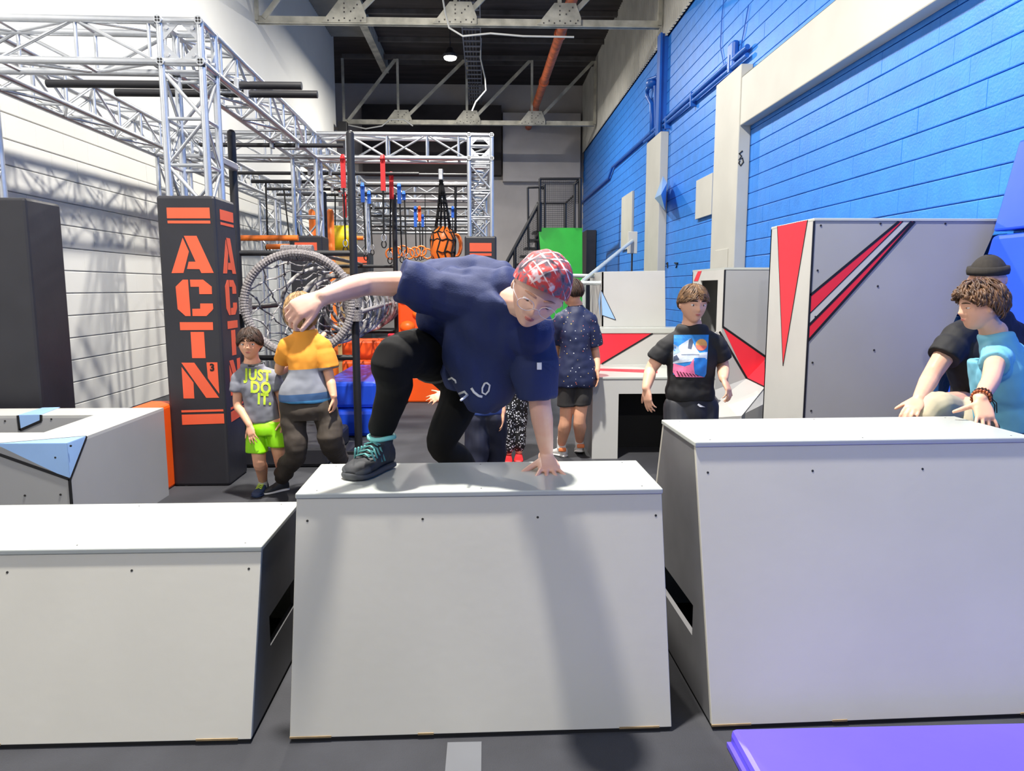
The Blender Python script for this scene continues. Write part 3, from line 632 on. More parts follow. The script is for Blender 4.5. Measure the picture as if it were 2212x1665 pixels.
def leg(u, v, label, plabel=None, z0=0., brz=1.95):
    t = thing('truss_tower', label, 'truss leg', tuple(RG(u, v, 0)), 'upright silver truss legs')
    cs = [(-1, -1), (1, -1), (1, 1), (-1, 1)]
    for i, j in cs: bar('chord', RG(u, v, z0)+ex*i+ey*j, RG(u, v, ZC-HS)+ex*i+ey*j, RC, 'alu', t)
    n = 3
    for k in range(n+1):
        z = brz+(ZC-HS-.06-brz)*k/n; z2 = brz+(ZC-HS-.06-brz)*(k+1)/n
        for e in range(4):
            (i, l), (i2, l2) = cs[e], cs[(e+1) % 4]
            bar('rung', RG(u, v, z)+ex*i+ey*l, RG(u, v, z)+ex*i2+ey*l2, RB, 'alu', t, 8)
            if k < n:
                p, q_ = ((i, l), (i2, l2)) if (k+e) % 2 else ((i2, l2), (i, l))
                bar('brace', RG(u, v, z)+ex*p[0]+ey*p[1], RG(u, v, z2)+ex*q_[0]+ey*q_[1], RB, 'alu', t, 8)
    if plabel:
        c = RG(u, v, 0); pt = thing('padded_pylon', plabel, 'pylon', tuple(c), 'black padded pylons round the truss legs')
        pad(pt, c.x-.19, c.x+.19, c.y-.19, c.y+.19, 2.03)
        for (z0_, z1_) in ((1.85, 1.95), (1.8, 1.83), (.3, .33), (.35, .45)): plate([V(c.x-.13, c.y-.19, z0_), V(c.x+.13, c.y-.19, z0_), V(c.x+.13, c.y-.19, z1_), V(c.x-.13, c.y-.19, z1_)], (0, -1, 0), 'print_orange', pt, 'stripe', .0012)
leg(UM, 0, 'upright silver truss leg rising from the lettered pylon'); leg(UL, 0, 'upright silver truss leg at the left edge above the plain pylon')
leg(UM, 3.6, 'upright silver truss leg behind the rope tunnel', 'black padded pylon behind the rope tunnel frame')
leg(UR, 3.6, 'upright silver truss leg right of the net bag', 'black padded pylon with a red stripe right of the climber')
leg(UL, 3.6, 'upright silver truss leg against the white wall', None)
leg(UM, 7.65, 'upright silver truss leg under the third crosswise truss', 'black padded pylon with a red stripe above the climber\'s forearm')
leg(UR, 7.65, 'upright silver truss leg at the right of the third crosswise truss', None); leg(UL, 7.65, 'upright silver truss leg by the wall under the third crosswise truss', None)
leg(UR, 11.5, 'upright silver truss leg at the right of the fourth crosswise truss', None); leg(UR, 15.4, 'upright silver truss leg at the far right end of the rig', None); leg(UL, 15.4, 'upright silver truss leg at the far left end of the rig', None)
# ------------------------------------------------------------ black grip bars across the rig
def ybar(ypx, z): return PZ(800, ypx, z).y
BARS = [(357, ZC-HS-RC, RG(0, 3.6, 0).y-HS, 440, 1060)]
def gripbar(x0, x1, ypx, z, label, r=.022, m='bar_black'):
    Y = ybar(ypx, z); a, b = PY(x0, ypx, Y), PY(x1, ypx, Y); a.z = b.z = z
    BARS.append((ypx, z-r, Y, x0, x1))
    t = thing('grip_bar', label, 'bar', tuple(a), 'black grip bars clamped to the truss'); bar('tube', a, b, r, m, t, 12)
    for u in (UL, UM, UR):
        X = RG(u, Y-5.4, 0).x
        for s_ in (-HS, HS):
            if a.x < X+s_ < b.x: MB().box((X+s_-.02, Y-.035, z-.035), (X+s_+.02, Y+.035, z+.05)).build('clamp', 'clamp', t, bevel=.008)
    return t
for i, (x0, x1, y, z, l) in enumerate([(102, 652, 187, 2.985, 'nearest black bar across the truss above the lettered pylon'), (250, 686, 205, 2.985, 'second black bar across the truss just behind the nearest one'),
        (430, 742, 315, 2.9, 'black bar passing behind the tall black pole tops'), (505, 905, 375, 2.88, 'black bar below the second crosswise truss on the left'), (543, 705, 393, 2.7, 'short black trapeze bar hanging left of the middle leg'),
        (575, 735, 409, 2.88, 'black bar holding ropes left of the middle leg'), (598, 795, 421, 2.88, 'black bar farther behind the middle leg'), (795, 1016, 377, 2.88, 'black bar carrying the net bag'),
        (770, 1016, 400, 2.88, 'black bar carrying the blue straps'), (780, 1016, 417, 2.88, 'second black bar carrying blue straps'), (790, 1018, 449, 2.88, 'black bar beneath the third crosswise truss'),
        (795, 1018, 466, 2.88, 'black bar behind the third crosswise truss'), (800, 1018, 489, 2.88, 'black bar beneath the fourth crosswise truss'), (800, 1018, 497, 2.88, 'farthest black bar under the rig')]):
    gripbar(x0, x1, y, z, l, .03 if i < 2 else .022)
# trapeze hangers
for x in (545, 655):
    pass
# ------------------------------------------------------------ hanging straps and ropes
def hang(x, y0, y1, y2, col, label, xb=None, ring=True):
    """strap from y0 to y1, rope from y1 to y2 at the depth of the bar it hangs from"""
    bq = min((b_ for b_ in BARS if b_[3]-4 <= x <= b_[4]+4), key=lambda b_: abs(b_[0]-y0)); Y = bq[2]
    xb = x if xb is None else xb; a, b, c = PY(x, y0, Y), PY(x+(xb-x)*.3, y1, Y), PY(xb, y2, Y); a.z = bq[1]+.004; b.z = min(b.z, a.z-.04)
    if not col: b = V(a.x, Y, a.z)
    t = thing('hanging_strap', label, 'strap', tuple(c), 'straps and ropes hanging from the rig')
    if col:
        MB().box((a.x-.028, Y-.006, b.z), (a.x+.028, Y+.006, a.z)).build('webbing', col, t)
        MB().tube([V(a.x, Y-.03, a.z), V(a.x, Y, a.z+.03), V(a.x, Y+.03, a.z), V(a.x, Y, a.z-.03)], .03, 6, closed=True).build('loop', col, t)
    bar('rope', b, c, .011, 'rope_black', t, 6)
    if ring:
        for k, rr in ((0, .034), (.075, .034)):
            q = MB(); q.tube([c+V(math.cos(s_*.524)*rr*.8, 0, math.sin(s_*.524)*rr*1.2-k-.03) for s_ in range(12)], .008, 5, closed=True); q.build('carabiner', 'rope_black' if k else 'clamp', t, smooth=True)
    return t
HG = [(574, 395, 397, 516, None, 'black rope left of the second trapeze bar holding the orange rails', 578), (613, 405, 440, 522, None, 'short black rope with a bent hook left of the middle leg', 626), (631, 366, 400, 480, None, 'black sling with a snap hook left of the middle leg', 638),
      (724, 423, 425, 528, None, 'black rope right of the middle leg'), (741, 364, 406, 520, 'strap_red', 'red strap with black rope beside the tall pole', 746), (827, 366, 412, 508, 'strap_red', 'long red strap with black rope near the forearm', 829),
      (845, 378, 430, 545, 'strap_red', 'red strap with rope just behind the black pole', 842), (783, 400, 437, 540, 'strap_blue', 'blue strap hanging nearest the tall pole', 790), (797, 418, 440, 530, 'strap_blue', 'short blue strap by the white leg', 804),
      (862, 400, 440, 545, 'strap_blue', 'blue strap right of the second black pole', 868), (872, 418, 432, 548, 'strap_blue', 'small blue strap beside another blue strap', 878), (906, 450, 478, 545, 'strap_orange', 'orange strap left of the net bag', 908),
      (897, 452, 490, 545, 'strap_blue', 'blue strap left of the orange one', 899), (913, 468, 490, 545, 'strap_blue', 'farther blue strap between orange strap and net bag'), (978, 450, 470, 530, 'strap_blue', 'blue strap right of the net bag'),
      (745, 450, 470, 560, 'strap_red', 'red strap low behind the tall pole', 748)]
for h_ in HG: hang(*h_[:6], xb=h_[6] if len(h_) > 6 else None)
# net bag with orange blocks
Y = ybar(377, 2.88); a = PY(952, 372, Y); c = PY(957, 522, Y)
nb = thing('net_bag', 'black net bag full of orange foam hanging above the climber', 'net bag', tuple(c-V(0, 0, .2)))
top_ = a+V(0, 0, -.06); rr = [(-.36, .05), (-.28, .12), (-.14, .15), (.02, .155), (.12, .13), (.19, .07)]
bag = MB().loft([(c+V(0, 0, z), V(r, 0, 0), V(0, r, 0)) for z, r in rr], 24).build('foam', 'orange_plastic', nb, smooth=True); disp(bag, .03, 9.)
q = MB()
for k in range(10):
    an = 2*math.pi*k/10; an2 = an+.32
    q.tube([top_+V(math.cos(an)*.01, math.sin(an)*.01, 0), c+V(math.cos(an)*.06, math.sin(an)*.06, .45), c+V(math.cos(an)*.1, math.sin(an)*.1, .2)]+[c+V(math.cos(an+(.16 if i % 2 else -.16))*(r+.012), math.sin(an+(.16 if i % 2 else -.16))*(r+.012), z) for i, (z, r) in reversed(list(enumerate(rr)))], .011, 5)
for z, r in rr[:-1]: q.tube([c+V(math.cos(s_*.3927)*(r+.012), math.sin(s_*.3927)*(r+.012), z+(.012 if s_ % 2 else -.012)) for s_ in range(16)], .009, 5, closed=True)
for k, z in enumerate((.3, .4, .5, .6)): q.tube([c+V(math.cos(s_*.785)*(.085-.012*k), math.sin(s_*.785)*(.085-.012*k), z) for s_ in range(8)], .008, 5, closed=True)
q.build('net', 'rope_black', nb, smooth=True)
MB().box((a.x-.03, Y-.03, a.z-.1), (a.x+.03, Y+.03, a.z+.04)).build('shackle', 'clamp', nb, bevel=.01)
Y = ybar(400, 2.88); c = PY(984, 530, Y); t = thing('rope_bundle', 'orange and yellow rope bundle hanging behind the net bag', 'rope', tuple(c))
q = MB()
for k in range(9): q.tube([c+V(math.cos(s_*.524+k)*.08+.02*math.sin(k*3), math.sin(k*1.7)*.05, math.sin(s_*.524+k)*.16) for s_ in range(12)], .012, 5, closed=True)
q.build('coils', 'orange_plastic', t, smooth=True); bar('rope', PY(984, 402, Y), c+V(0, 0, .15), .02, 'rope_black', t, 6)
# gymnastics-ring row glimpsed low over the shoulder
q = thing('ring_row', 'row of orange hoops seen over the shoulder', 'rings', tuple(PY(885, 545, 12)))
for k in range(7): c = PY(845+k*13, 548-(k % 3)*3, 12+.15*k); MB().tube([c+V(math.cos(s_*.524)*.085, 0, math.sin(s_*.524)*.085) for s_ in range(12)], .014, 6, closed=True).build('hoop', 'orange_plastic', q, smooth=True)
bar('hanger', PY(845, 548, 12), V(PY(845, 548, 12).x, 12, ZC), .008, 'rope_black', q, 5); bar('hanger', PY(920, 546, 12.9), V(PY(920, 546, 12.9).x, 12.9, ZC), .008, 'rope_black', q, 5)
# orange rails, uprights, yellow roller, wood board
def single(o, label, cat, group=None): return tag(o, label, cat, group)
a, b = PY(513, 514, 8.4), PY(644, 514, 8.4); single(bar('orange_rail', a, b, .032, 'orange_plastic', None, 12), 'upper orange rail behind the lettered pylon', 'rail')
a, b = PY(576, 533, 9.2), PY(642, 532, 9.2); single(bar('orange_rail', a, b, .032, 'orange_plastic', None, 12), 'lower orange rail hanging on ropes', 'rail')
for x, l in ((674, 'left orange upright behind the middle truss leg'), (713, 'right orange upright behind the middle truss leg')):
    a, b = PY(x, 452, 10.6), PY(x+3, 540, 10.6); q = MB().loft([(V(a.x, a.y, 0), V(.05, 0, 0), V(0, .05, 0)), (V(a.x, a.y, a.z-.03), V(.05, 0, 0), V(0, .05, 0)), (a, V(.03, 0, 0), V(0, .03, 0))], 14).build('orange_upright', 'orange_plastic', smooth='auto'); tag(q, l, 'post', 'orange uprights')
c = PY(742, 514, 11.5); yr = thing('yellow_roller', 'yellow foam roller above a light wood board', 'roller', tuple(c)); q = MB().loft([(c+V(-.18, 0, 0), V(0, .17, 0), V(0, 0, .17)), (c+V(-.14, 0, 0), V(0, .19, 0), V(0, 0, .19)), (c+V(.14, 0, 0), V(0, .19, 0), V(0, 0, .19)), (c+V(.18, 0, 0), V(0, .17, 0), V(0, 0, .17))], 20).build('foam', 'yellow_plastic', yr, smooth='auto')
bar('axle', c+V(-.3, 0, 0), c+V(.3, 0, 0), .03, 'orange_plastic', yr)
a = PY(742, 540, 11.6); wb_ = thing('wood_board', 'pale wooden climbing board behind the rope tunnel', 'board', (a.x, 11.6, 0)); MB().box((a.x-.22, 11.6, .3), (a.x+.2, 11.65, a.z)).build('plank', 'wood', wb_, bevel=.005)
MB().box((a.x-.2, 11.65, 0), (a.x+.18, 11.7, .4)).build('foot', 'wood', wb_)
for k in range(8):
    for dx in (-.1, .1): p = V(a.x+dx, 11.6, .55+k*.16); MB().tube([p, p+V(0, -.04, 0)], .025, 8).build('peg', 'orange_plastic' if k % 3 == 0 else 'wood', wb_)
# ------------------------------------------------------------ rope tunnel on a black pipe frame
tf = thing('pipe_frame', 'black pipe frame holding the rope tunnel', 'frame', (-1.62, 6.4, 0))
FX0, FX1, FY0, FY1 = -2.118, -1.135, 6.4, 10.2
for X, Yy, zt in ((FX0, FY0, 2.7), (FX1, FY0, 2.7), (-2.18, FY1, 2.68), (-1.24, FY1, 2.66)):
    bar('upright', (X, Yy, 0), (X, Yy, zt), .034, 'bar_black', tf, 14); MB().ball((X, Yy, zt), (.034, .034, .03), 12).build('end_cap', 'bar_black', tf, smooth=True)
for z in (1.715, .82): bar('crossbar', (FX0, FY0, z), (FX1, FY0, z), .024, 'bar_black', tf, 12); bar('crossbar', (-2.18, FY1, z), (-1.24, FY1, z), .024, 'bar_black', tf, 12)
bar('crossbar', (FX0, FY0, 1.25), (FX0, 8.75, 1.25), .024, 'bar_black', tf, 12)
bar('side_rail', (FX1, FY0, 1.2), (-1.24, FY1, 1.24), .02, 'rope_grey', tf, 12); bar('side_rail', (-1.6, FY0, 1.74), (-1.7, FY1, 1.74), .02, 'bar_black', tf, 12)
a = PY(505, 343, 5.95); MB().box((-2.12, 5.66, a.z-.03), (-2.06, 6.37, a.z+.03)).build('clamp', 'clamp', tf, bevel=.01)
MB().box((FX1-.12, FY0-.2, 0), (FX1+.12, FY0+.2, .03)).build('foot_plate', 'bar_black', tf, bevel=.005); MB().box((FX0-.12, FY0-.2, 0), (FX0+.12, FY0+.2, .03)).build('foot_plate', 'bar_black', tf, bevel=.005)
tn = thing('rope_tunnel', 'grey rope net tunnel with wrapped hoop mouth', 'rope tunnel', (-1.62, 6.35, .8))
def hoop(c, R_, r, name, tilt=0, ridge=True):
    n = 220 if ridge else 48; q = MB(); pts = []; rs = []
    for k in range(n):
        an = 2*math.pi*k/n; pts.append(Vector(c)+V(math.cos(an)*R_, math.sin(an)*R_*math.sin(tilt), math.sin(an)*R_*.94*math.cos(tilt))); rs.append(r*(1.06 if k % 2 else .94) if ridge else r)
    q.tube(pts, rs, 10, closed=True); return q.build(name, 'rope_grey' if ridge else 'net_grey', tn, smooth=not ridge)
TC = V(-1.6, 6.33, 1.285); TR = .455
def tr(y): return TR*(1-.2*min(1, (y-6.33)/2.2))
def tc(y): k = (y-6.33)/3.8; return V(-1.6+.05*min(1, k*1.8), y, 1.285-.02*k-.05*math.sin(k*math.pi))
hoop(TC, TR, .036, 'mouth_hoop'); hoop(tc(10.1), tr(10), .036, 'end_hoop')
random.seed(3)
for k in range(1, 8): y = 6.75+k*.45; hoop(tc(y)+V(random.uniform(-.02, .02), 0, random.uniform(-.03, .02)), tr(y)*random.uniform(.9, .98), .019 if k % 2 else .026, 'hoop', random.uniform(-.15, .15), False)
q = MB(); q2 = MB(); NS = 11
for s_ in (1, -1):
    for k in range(NS):
        pts = []
        for j in range(49):
            t_ = j/48; y = 6.33+3.75*t_; an = 2*math.pi*k/NS+s_*t_*4.1; R_ = tr(y)*(1-.07*abs(math.sin(t_*11.8*math.pi)))*.97
            pts.append(tc(y)+V(math.cos(an)*R_, .02*math.sin(k*2+j), math.sin(an)*R_*.94+.012*math.sin(j*1.3+k)))
        (q if s_ > 0 else q2).tube(pts, .0075, 6)
        for j in range(2, 48, 4): q.ball(pts[j], .014, 6)
q.build('net_strands', 'net_grey', tn, smooth=True); q2.build('net_strands', 'net_grey', tn, smooth=True)
def wrap(c, sx, sz, name='rope_wrap', ax=0):
    q = MB(); n = int((sz if ax == 0 else sx)*2/.009)
    for i in range(n):
        o_ = -1+2*(i+.5)/n
        if ax == 0: q.loft([(Vector(c)+V(0, 0, o_*sz-.004), V(sx, 0, 0), V(0, .06, 0)), (Vector(c)+V(0, 0, o_*sz), V(sx*1.04, 0, 0), V(0, .064, 0)), (Vector(c)+V(0, 0, o_*sz+.004), V(sx, 0, 0), V(0, .06, 0))], 14, 3.2)
        else: q.loft([(Vector(c)+V(o_*sx-.004, 0, 0), V(0, .06, 0), V(0, 0, sz)), (Vector(c)+V(o_*sx, 0, 0), V(0, .064, 0), V(0, 0, sz*1.04)), (Vector(c)+V(o_*sx+.004, 0, 0), V(0, .06, 0), V(0, 0, sz))], 14, 3.2)
    q.build(name, 'rope_grey', tn)
wrap((-2.085, 6.37, 1.27), .075, .07); wrap((-1.14, 6.37, 1.305), .07, .05); wrap((-1.14, 6.37, 1.185), .07, .05); wrap((-1.665, 6.37, 1.715), .066, .066, ax=1); wrap((-1.53, 6.37, 1.715), .06, .066, ax=1)
wrap((-1.24, 10.15, 1.25), .05, .07)
# ------------------------------------------------------------ mats and climbing blocks behind
t = thing('crash_mat', 'thick glossy blue crash mat behind the climber\'s raised foot', 'crash mat', (-1.5, 7.8, 0))
MB().box((-1.62, 6.95, 0), (-1.08, 8.7, .26)).build('cushion', 'blue_vinyl', t, bevel=.04); MB().box((-1.6, 7.05, .262), (-1.06, 8.7, .52)).build('cushion', 'blue_vinyl', t, bevel=.04)
q = MB().box((-2.0, 5.75, 0), (-1.28, 6.75, .17)).build('landing_mat', 'pad_black', bevel=.03); tag(q, 'low black landing mat under the rope tunnel mouth', 'mat')
oc = thing('climbing_wall', 'orange climbing panel with moulded holds behind the climber', 'climbing wall', (-.65, 9.4, 0))
MB().box((-1.13, 9.45, 0), (-.45, 9.6, 1.40)).build('panel', 'orange_vinyl', oc, bevel=.03)
for x, y, r in ((902, 678, .07), (880, 705, .1), (872, 645, .07), (890, 650, .06), (890, 760, .09), (925, 745, .07)): p = PY(x, y, 9.45); MB().ball(p, (r, .07, r*.75), 14).build('hold', 'orange_plastic', oc, smooth=True)
q = MB().prism([PY(893, 815, 9.1), PY(966, 812, 9.1), V(-.49, 9.1, 0), V(-1.06, 9.1, 0)], (0, .3, 0)).build('foam_block', 'orange_vinyl', bevel=.02); tag(q, 'orange foam block on the floor between the climber\'s legs', 'foam block', 'orange foam blocks')
q = MB().box((-1.75, 8.9, .0), (-.98, 9.35, .79)).build('foam_block', 'orange_vinyl', bevel=.03); tag(q, 'upper orange foam block behind the tall black pole', 'foam block', 'orange foam blocks')
q = MB().box((-1.72, 8.72, .0), (-1.05, 8.88, .56)).build('foam_block', 'orange_vinyl', bevel=.03); tag(q, 'lower orange foam block behind the blue mat', 'foam block', 'orange foam blocks')
p = PY(857, 732, 10.6); q = MB().loft([(V(p.x, 10.6, 0), V(.14, 0, 0), V(0, .14, 0)), (V(p.x, 10.6, p.z+.06), V(.13, 0, 0), V(0, .13, 0)), (V(p.x, 10.6, p.z+.12), V(.08, 0, 0), V(0, .08, 0))], 18).build('foam_post', 'red_foam', smooth='auto'); tag(q, 'rounded crimson foam post under the rope tunnel', 'foam post')
# ------------------------------------------------------------ high platform with railings and green mat
wp = thing('high_platform', 'black steel viewing platform with mesh railings and stair', 'platform', tuple(V(2.0, 19.6, 0)))
W = 19.0
def pb(x0, y0, x1, y1, r=.035, Y0_=W, Y1_=None, nm='rail'): bar(nm, PY(x0, y0, Y0_), PY(x1, y1, Y1_ or Y0_), r, 'bar_black', wp, 6)
a, b = PY(1163, 492, W), PY(1255, 492, W)
MB().box((a.x, W+.02, a.z-.15), (b.x, W+1.5, a.z-.02)).build('deck', 'bar_black', wp)
for x in (a.x+.05, b.x-.05):
    for y in (W+.1, W+1.4): bar('column', (x, y, 0), (x, y, a.z), .05, 'bar_black', wp, 6)
pb(1166, 386, 1254, 386); pb(1166, 386, 1166, 492); pb(1253, 386, 1253, 492, .05); pb(1140, 405, 1175, 404, .03); pb(1140, 405, 1142, 540, .03); pb(1177, 398, 1177, 492, .03); pb(1171, 409, 1177, 398, .03); pb(1241, 398, 1241, 492); pb(1241, 398, 1253, 387)
pb(1168, 439, 1221, 439, .03, W+1.4); pb(1221, 439, 1221, 492, .04, W+1.4); pb(1221, 439, 1240, 422, .03, W+1.4, W)
pb(1165, 437, 1092, 572, .05); pb(1112, 536, 1112, 600, .045); pb(1165, 437, 1165, 500, .07)
def mesh_fill(c0, c1, c2, c3, n, m_, name='mesh_infill'):
    q = MB()
    for i in range(n+1): q.tube([c0.lerp(c1, i/n), c3.lerp(c2, i/n)], .006, 4, caps=False)
    for i in range(m_+1): q.tube([c0.lerp(c3, i/m_), c1.lerp(c2, i/m_)], .006, 4, caps=False)
    q.build(name, 'bar_black', wp)['kind'] = 'stuff'
mesh_fill(PY(1166, 386, W), PY(1253, 386, W), PY(1253, 439, W), PY(1166, 439, W), 20, 12); mesh_fill(PY(1168, 439, W+1.4), PY(1221, 439, W+1.4), PY(1221, 492, W+1.4), PY(1168, 492, W+1.4), 12, 12)
mesh_fill(PY(1165, 443, W), PY(1165, 500, W), PY(1112, 600, W), PY(1112, 541, W), 12, 14); mesh_fill(PY(1222, 440, W+1.4), PY(1241, 423, W), PY(1241, 492, W), PY(1222, 492, W+1.4), 8, 14)
for k in range(9): f = k/8; p = PY(1165, 500, W).lerp(PY(1092, 640, W), f); MB().box((p.x-.15, W+.05, p.z-.02), (p.x+.15, W+.9, p.z+.02)).build('stair_tread', 'bar_black', wp)
g0, g1 = PY(1163, 492, W), PY(1255, 700, W); gm = thing('green_mat', 'bright green vinyl wall mat below the high platform', 'mat', (g0.x/2+g1.x/2, W, 0))
MB().prism([V(g0.x, W-.02, g0.z), V(g1.x+.0, W-.02, g0.z), V(g1.x, W-.35, .02), V(g0.x+.25, W-.35, .02)], (0, .03, 0)).build('cover', 'green_vinyl', gm)
q = MB().box((XR-.32, 23, 0), (XR-.02, 26.3, 3.2)).build('black_wall_block', 'pad_black'); tag(q, 'black block on the far end of the blue wall', 'wall pad')  # plain black block against the far end of the blue wall
# ============================================================ people: helpers
from mathutils.bvhtree import BVHTree
mat('skin', (222, 170, 142), .5, var=.05, vs=14, rgb2=(232, 178, 150)); mat('skin_warm', (232, 172, 138), .5, var=.05, vs=14); mat('skin_pale', (232, 190, 168), .5, rgb2=(226, 172, 150), vs=10)
mat('lip', (196, 116, 106), .45, var=.03); mat('eye_white', (232, 228, 224), .3, var=0); mat('iris', (40, 26, 20), .2, var=0); mat('brow', (78, 54, 40), .8, var=.1)
mat('brow_fair', (200, 148, 122), .8, var=.1); mat('navy_tee', (25, 40, 88), .75, var=.1, vs=5, bump=.12, bs=180); mat('navy_hem', (40, 64, 130), .75); mat('legging', (9, 9, 10), .85, var=.15, vs=6, spec=.25); mat('waistband', (72, 73, 76), .7)
mat('grey_tee', (124, 126, 136), .65, var=.08, vs=8); mat('lime', (150, 228, 18), .5, var=.08, vs=9); mat('lime_print', (206, 236, 64), .6, var=.1, vs=40); mat('char_collar', (52, 52, 50), .7)
mat('khaki_dark', (62, 54, 46), .8, var=.25, vs=6); mat('black_tee', (22, 22, 25), .75, var=.15, vs=6); mat('track_pant', (26, 28, 36), .6, var=.15, vs=6); mat('navy_pant', (22, 26, 48), .6, var=.2, vs=6)
mat('sky_tee', (112, 182, 206), .75, var=.06, vs=5); mat('khaki', (198, 186, 156), .8, var=.06, vs=8); mat('beanie', (44, 40, 36), .9, var=.15, vs=60, stretch=(1, 1, .3)); mat('short_dark', (44, 42, 42), .75)
mat('hair_brown', (70, 48, 34), .55, rgb2=(38, 26, 20), vs=40); mat('hair_light', (122, 90, 58), .5, rgb2=(70, 50, 34), vs=40); mat('hair_blond', (176, 140, 92), .5, rgb2=(104, 78, 52), vs=40); mat('hair_curl', (112, 80, 54), .5, rgb2=(56, 38, 28), vs=30)
mat('shoe_dark', (40, 42, 46), .6, var=.2, vs=20); mat('shoe_sole', (66, 68, 72), .6); mat('mint', (132, 214, 206), .6, var=.06); mat('lace', (36, 40, 44), .6); mat('lace_teal', (84, 150, 148), .6)
mat('shoe_navy', (40, 58, 92), .6); mat('sock_grey', (168, 170, 168), .8); mat('shoe_white', (226, 224, 220), .5); mat('shoe_orange', (232, 128, 72), .5); mat('sock_white', (228, 228, 226), .8); mat('shoe_red', (216, 36, 40), .5)
mat('bead', (148, 74, 30), .35, var=.3, vs=60); mat('white_print', (226, 228, 232), .6); mat('clear_frame', (214, 196, 196), .15, spec=.8)
def nodes_of(m): nt = m.node_tree; return nt.nodes, nt.links, nt.nodes['Principled BSDF']
def ramp_mat(name, stops, axis_vec, rough=.75):
    """constant colour bands along an object axis (panels of cloth)"""
    m = mat(name, (128, 128, 128), rough, var=0); N, L, b = nodes_of(m)
    g = N.new('ShaderNodeNewGeometry'); d = N.new('ShaderNodeVectorMath'); d.operation = 'DOT_PRODUCT'; d.inputs[1].default_value = axis_vec
    L.new(g.outputs['Position'], d.inputs[0]); r = N.new('ShaderNodeValToRGB'); r.color_ramp.interpolation = 'CONSTANT'
    mr = N.new('ShaderNodeMapRange'); mr.inputs[1].default_value = stops[0][0]; mr.inputs[2].default_value = stops[-1][0]; L.new(d.outputs['Value'], mr.inputs[0]); L.new(mr.outputs[0], r.inputs[0])
    lo_, hi = stops[0][0], stops[-1][0]; el = r.color_ramp.elements
    for i, (p, c) in enumerate(stops[:-1]):
        e = el[i] if i < 2 else el.new((p-lo_)/(hi-lo_)); e.position = (p-lo_)/(hi-lo_); e.color = (*lin(c), 1)
    L.new(r.outputs[0], b.inputs['Base Color']); return m
def speck_mat(name, base, specks, scale, thr, rough=.6):
    m = mat(name, base, rough, var=0); N, L, b = nodes_of(m)
    g = N.new('ShaderNodeNewGeometry'); v = N.new('ShaderNodeTexVoronoi'); v.inputs['Scale'].default_value = scale; L.new(g.outputs['Position'], v.inputs['Vector'])
    lt = N.new('ShaderNodeMath'); lt.operation = 'LESS_THAN'; lt.inputs[1].default_value = thr; L.new(v.outputs['Distance'], lt.inputs[0])
    mx = N.new('ShaderNodeMix'); mx.data_type = 'RGBA'; L.new(lt.outputs[0], mx.inputs[0]); mx.inputs[6].default_value = (*lin(base), 1)
    r = N.new('ShaderNodeValToRGB'); r.color_ramp.interpolation = 'CONSTANT'; el = r.color_ramp.elements
    for i, c in enumerate(specks):
        e = el[i] if i < 2 else el.new(i/len(specks)); e.position = i/len(specks); e.color = (*lin(c), 1)
    sp_ = N.new('ShaderNodeSeparateColor'); L.new(v.outputs['Color'], sp_.inputs[0]); L.new(sp_.outputs[0], r.inputs[0]); L.new(r.outputs[0], mx.inputs[7]); L.new(mx.outputs[2], b.inputs['Base Color']); return m
speck_mat('dot_tee', (24, 34, 70), [(236, 236, 230), (236, 200, 90), (230, 236, 240), (224, 120, 90)], 36, .14); speck_mat('glitter', (16, 16, 20), [(230, 230, 235), (150, 150, 160), (240, 240, 244)], 62, .36)
def remesh(mb, name, m, parent, voxel=.005, smooth=6, fold=None, origin=None):
    """closed pieces -> one continuous smooth skin"""
    o = mb.build('tmp', m, None, origin=origin or (0, 0, 0))
    r = o.modifiers.new('r', 'REMESH'); r.mode = 'VOXEL'; r.voxel_size = voxel
    s = o.modifiers.new('s', 'SMOOTH'); s.factor = .5; s.iterations = smooth
    bpy.context.view_layer.update()
    me = bpy.data.meshes.new_from_object(o.evaluated_get(bpy.context.evaluated_depsgraph_get())); me.name = name
    old = o.data; bpy.data.objects.remove(o); bpy.data.meshes.remove(old)
    og = org(parent); n = len(me.vertices); co = np.empty(n*3); me.vertices.foreach_get('co', co); co = co.reshape(-1, 3)-np.array(og); me.vertices.foreach_set('co', co.ravel()); me.update()
    me.polygons.foreach_set('use_smooth', [True]*len(me.polygons))
    o = link(name, me, parent, og)
    for a in (fold or []): disp(o, *a)
    return o
def bvh(o):
    me = o.data; og = org(o); return BVHTree.FromPolygons([v.co+og for v in me.vertices], [tuple(p.vertices) for p in me.polygons])
def limb(mb, pts, rs, n=14):
    """rounded tapering limb through joints"""
    P = [Vector(p) for p in pts]; Q = []; Rr_ = []
    for i in range(len(P)-1):
        p0, p1, p2, p3 = P[max(i-1, 0)], P[i], P[i+1], P[min(i+2, len(P)-1)]
        for k in range(6):
            t = k/6; Q.append(.5*((2*p1)+(p2-p0)*t+(2*p0-5*p1+4*p2-p3)*t*t+(3*p1-p0-3*p2+p3)*t**3)); Rr_.append(rs[i]+(rs[i+1]-rs[i])*t)
    Q.append(P[-1]); Rr_.append(rs[-1]); mb.tube(Q, Rr_, n); mb.ball(Q[0], Rr_[0], n); mb.ball(Q[-1], Rr_[-1], n)
def trunk(mb, pts, rs): limb(mb, pts, [rs[0]*.72]+[r*.62 for r in rs[1:]])
